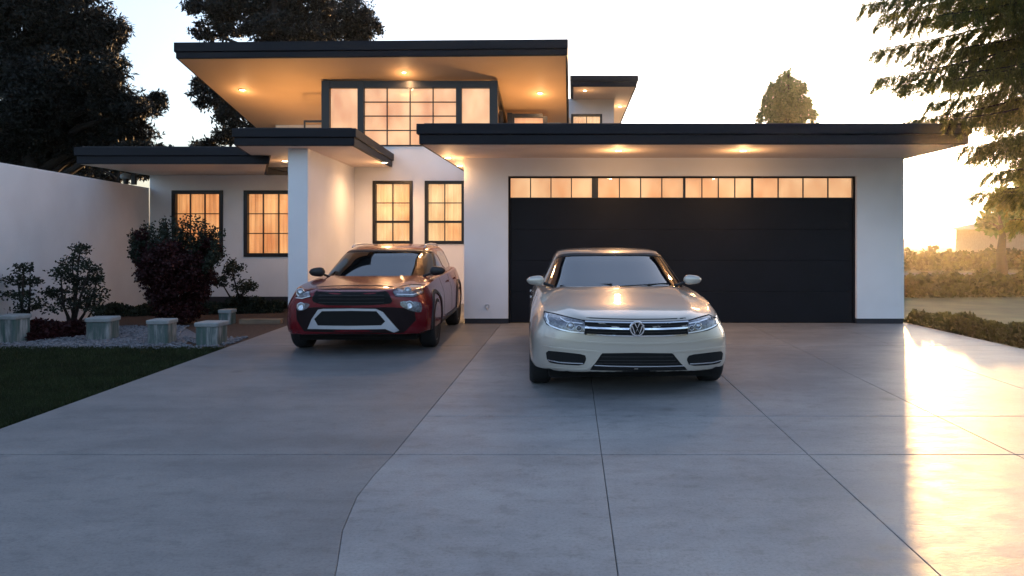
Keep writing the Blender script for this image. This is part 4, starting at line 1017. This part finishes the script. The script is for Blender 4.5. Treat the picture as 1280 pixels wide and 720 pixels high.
M['lens_dark'] = mat('dark lens', (.03,.032,.036), .04, 0, coat=1, ior=1.8)
headlight([(680,389),(692,391.5),(712,396.5),(731,400.5),(731.5,417),(716,415.5),(697,412),(683,405),(679.5,397)],
          [(713,407,.032,M['lens_clear']),(723.5,410,.022,M['lens_dark'])],
          [([(683,402),(688,407),(700,411.5),(715,414.8),(730,416)],.013),([(684,391.5),(683,396),(686,403)],.014),([(700,397),(708,402),(728,404)],.008)])
headlight([(897.5,391.5),(886,393),(872,397),(859,400.5),(858.5,417),(870,415.5),(885,412.5),(896,407),(899,399)],
          [(872,407,.030,M['lens_clear']),(864,409.5,.020,M['lens_dark'])],
          [([(896,405),(889,409),(878,412.8),(860,416)],.012),([(895,394),(896,398),(894,404)],.012),([(884,398),(874,401.5),(861,404)],.008)])
# bumper
li = car.patch('lower_intake', FR([(753,441.5),(796,441),(840,441.5),(848,448),(859,462.5),(796,463.5),(737.5,462.5),(746,449)]), M['gap'], off=.003, th=.02)
car.patch('intake_trim', stroke(FR([(743,456.5),(765,457.5),(796,458),(828,457.8),(855,457)]), .009), M['chrome'], off=.012, th=.01, parent=li)
for k in (446,450.5,454): car.patch('intake_slat', stroke(FR([(752+(446-k)*.8,k),(796,k+.3),(841-(446-k)*.8,k)]), .006), M['blackplastic'], off=.008, th=.006, parent=li)
for rg, ln in (([(682,438),(700,439.5),(731,443),(733,449),(729,457),(700,455.5),(684,452.5)], [(684,449.5),(700,452.8),(729,454.2)]),
               ([(904,438.5),(890,440),(862,443.5),(858,449),(862,457.5),(890,456),(902,453)], [(902,450),(890,453),(862,454.7)])):
    si = car.patch('side_intake', FR(rg), M['gap'], off=.003, th=.02, smooth=1)
    if si: car.patch('intake_trim', stroke(FR(ln), .009), M['chrome'], off=.012, th=.01, parent=si)
lip = FR([(690,461),(720,464),(760,466),(796,466.5),(835,466),(870,464.5),(897,461.5)])
if len(lip) > 3: car.patch('bumper_lip', stroke(lip, .012), M['silver'], off=.008, th=.02)
line('bumper_gap', FR([(683,423),(700,427),(740,429.5),(796,430.5),(850,430),(890,427.5),(902,424)]), .0001, .0005) if False else None
for sg, cx, cy in ((-1,669.5,350.5),(1,865.5,349.5)):
    q = car.I @ P(cx, cy, 8.28); mirror_shell(sed, sg, tuple(q), .20, .11, .125, M['pearl'])
for (y,z) in axs:
    for sg in (-1,1): wheel(sed, sg*.985, y, .325, sg, M['rim'], 5)

# ---------------- deep red crossover
uX, uY, uR = -2.79, 9.36, R(2.3)
suv = empty('crossover_car', (uX,uY,0), uR, label='deep red crossover with silver lower bumper frame parked under the entry canopy', cat='car')
T = [
 (0.00, .02, .34, .56, .015,.70, .78), (0.015,.25, .31, .56, .23, .73, .80), (0.05,.50, .28,.56,.46,.76,.825), (0.11,.70,.262,.57,.62,.79,.845), (0.20,.84,.255,.58,.72,.815,.862),
 (0.33,.915,.25,.59,.78,.835,.878), (0.50,.95,.25,.60,.82,.855,.895), (0.8,.962,.245,.62,.84,.885,.925), (1.15,.965,.24,.64,.85,.91,.955), (1.5,.962,.235,.65,.86,.93,.98),
 (2.2,.96,.235,.66,.87,.95,.985), (3.0,.965,.24,.67,.87,.965,1.0), (3.7,.96,.26,.68,.86,.98,1.02), (4.05,.93,.29,.68,.82,.98,1.01), (4.26,.80,.34,.68,.70,.95,.98), (4.34,.5,.4,.66,.4,.88,.90)]
bo_ = body_loft(T).build('body', M['red'], suv); axs = [(.88,.345),(3.50,.345)]
CT = [(.88,1.06,4.28,.865),(.975,1.28,4.22,.835),(1.12,1.62,4.14,.78),(1.28,2.0,4.00,.70),(1.345,2.2,3.85,.64),(1.385,2.45,3.6,.52),(1.41,2.8,3.3,.20)]; cab = cabin_loft(CT)
cme = cab.mesh('cabin'); car = Car(suv, uX, uY, uR); car.bvh = bvh_of([bo_.data, cme])
cut_wheels(bo_, axs, .40, .965); bo_.data.materials.append(M['red']); bo_.data.materials.append(M['gap']); mark_wells(bo_.data, axs, .40, .965)
for p in bo_.data.polygons: p.use_smooth = p.material_index == 0
es = bo_.modifiers.new('es','EDGE_SPLIT'); es.split_angle = R(38)
interior(suv, cme, M['red'], 1.02); MB().box(-.76,.76,.35,3.9,.17,.42).build('underbody', M['gap'], suv)
FR = car.front
full = car.bvh
def CF(pl):
    car.bvh = cbvh; o = car.front(pl); return o
cbvh = bvh_of([cme])
screen_frame(CT, suv, 1.305)
cabin_glass(CT, lambda u: .91, lambda u: 1.305-.022*u*u-.018*u**8, lambda v: R(-154+2*v), lambda v: R(-26-2*v), .008, .02).build('windscreen', M['screen_green'], suv, smooth=True)
side_glass(car, [[(1.74,1.0),(2.45,1.01),(2.42,1.29),(2.16,1.27)], [(2.53,1.01),(3.30,1.03),(3.26,1.29),(2.50,1.30)], [(3.38,1.04),(3.95,1.08),(3.72,1.25),(3.35,1.28)]], M['carglass'])
for sg in (-1,1):
    for yy in (1.60,2.48,3.34): line('door_gap', [(yy,.36),(yy+.01,.6),(yy,.96)], .008, axis='x', sgn=sg)
    line('door_gap', [(1.60,.36),(2.4,.34),(3.25,.37)], .008, axis='x', sgn=sg)
    for y0 in (2.22,3.08): car.patch('door_handle', [(y0,.82),(y0+.2,.825),(y0+.2,.85),(y0,.845)], M['red'], off=.03, th=.02, axis='x', sgn=sg)
    sk = [(1.32,.245),(3.08,.26),(3.06,.34),(1.34,.33)]
    car.patch('sill_cladding', sk, M['blackplastic'], off=.012, th=.03, axis='x', sgn=sg)
    for (ay,az) in axs:                                   # wheel arch cladding
        arc = [(ay+math.cos(a)*.425, az+math.sin(a)*.425) for a in np.linspace(R(-8),R(188),26)]
        car.patch('arch_trim', stroke(arc, .05), M['blackplastic'], off=.014, th=.03, axis='x', sgn=sg, grid=.04)
    MB().tube([(sg*.56,2.25,1.362),(sg*.555,2.42,1.402),(sg*.55,3.0,1.412),(sg*.55,3.55,1.398),(sg*.56,3.72,1.36)], .014, 8).build('roof_rail', M['silver'], suv, smooth=True)
gr_ = car.patch('grille', FR([(389,377),(395,363),(403,361),(440,360.3),(477,361),(486,365),(492,379),(472,381),(440,382),(406,381.5)]), M['gap'], off=.004, th=.02, smooth=1)
for k in (364.5,369,373.5,378): car.patch('grille_slat', stroke(FR([(398,k),(440,k+.4),(480,k)]), .008), M['blackplastic'], off=.010, th=.008, parent=gr_)
car.patch('bumper_black', FR([(370,386),(392,384),(440,384.5),(490,384),(518,386),(520,400),(505,416),(475,419),(440,420),(400,419),(380,414),(371,400)]), M['gloss_black'], off=.002, th=.02, grid=.04)
fr_o = [(385,411),(390,399),(398,387),(404,386),(440,385.5),(470,386),(479,390),(499,413),(493,415.5),(482,411),(440,411.5),(396,411)]
car.patch('bumper_frame', FR(fr_o), M['silver'], off=.022, th=.03, grid=.03)
car.patch('lower_intake', FR([(393.5,398.5),(403,388.8),(440,388.3),(471,388.8),(482,401.5),(477,406.3),(440,407),(398,406.5)]), M['gap'], off=.026, th=.01)
M['lamp_strip'] = M['lamp_strip']
headlight([(369,359),(374,357.5),(388,362),(389,371),(378,373.5),(369.5,371)], [(376,365.5,.045,M['lens_clear'])], [([(370,372),(378,372.8),(388,370)],.010)])
headlight([(491,364),(500,358),(514,355.5),(531,356),(530,366),(518,371),(495,370.5)], [(510,363,.040,M['lens_clear'])], [([(496,367.5),(517,368),(527,364.5)],.010)])
for rg, c in (([(500,376),(526,377),(528,385),(526,391),(512,388),(501,383)], (512,381)), ([(370,379),(384,378.5),(388,381),(382,387),(372,389)], (377,383))):
    fg = car.patch('fog_lamp', FR(rg), M['lamp_house'], off=.008, th=.02, smooth=1)
    q = car.pix(*c)
    if fg and q: MB().lathe([(.05,0),(.055,-.012),(.042,-.016),(.035,-.008),(0,-.02)], 20, 'y', (q.x,q.y-.008,q.z)).build('lens', M['lens_clear'], fg, smooth=True)
line('bonnet_gap', FR([(392,358.8),(415,357.5),(440,357),(470,357),(492,358.5)]), .008)
for sg, cx, cy, yy in ((-1,396.5,340,10.65),(1,547,338.5,10.75)):
    qq = car.I @ P(cx, cy, yy); mirror_shell(suv, sg, tuple(qq), .22, .13, .155, M['blackplastic'])
for (y,z) in axs:
    for sg in (-1,1): wheel(suv, sg*.955, y, .345, sg, M['rim_dark'], 5)

# ------------------------------------------------------------------ evening haze
hz = MB().box(-60, 170, -8, 330, -1.1, 22).build('haze', bpy.data.materials.new('haze air'), kind='stuff', label='thin golden evening haze')
hm = hz.data.materials[0]; hm.use_nodes = True; hn = hm.node_tree; hn.nodes.clear()
ho = hn.nodes.new('ShaderNodeOutputMaterial'); pv = hn.nodes.new('ShaderNodeVolumePrincipled')
pv.inputs['Color'].default_value = (.95, .88, .76, 1); pv.inputs['Density'].default_value = 0.00034; pv.inputs['Anisotropy'].default_value = 0.87
hn.links.new(pv.outputs[0], ho.inputs['Volume'])
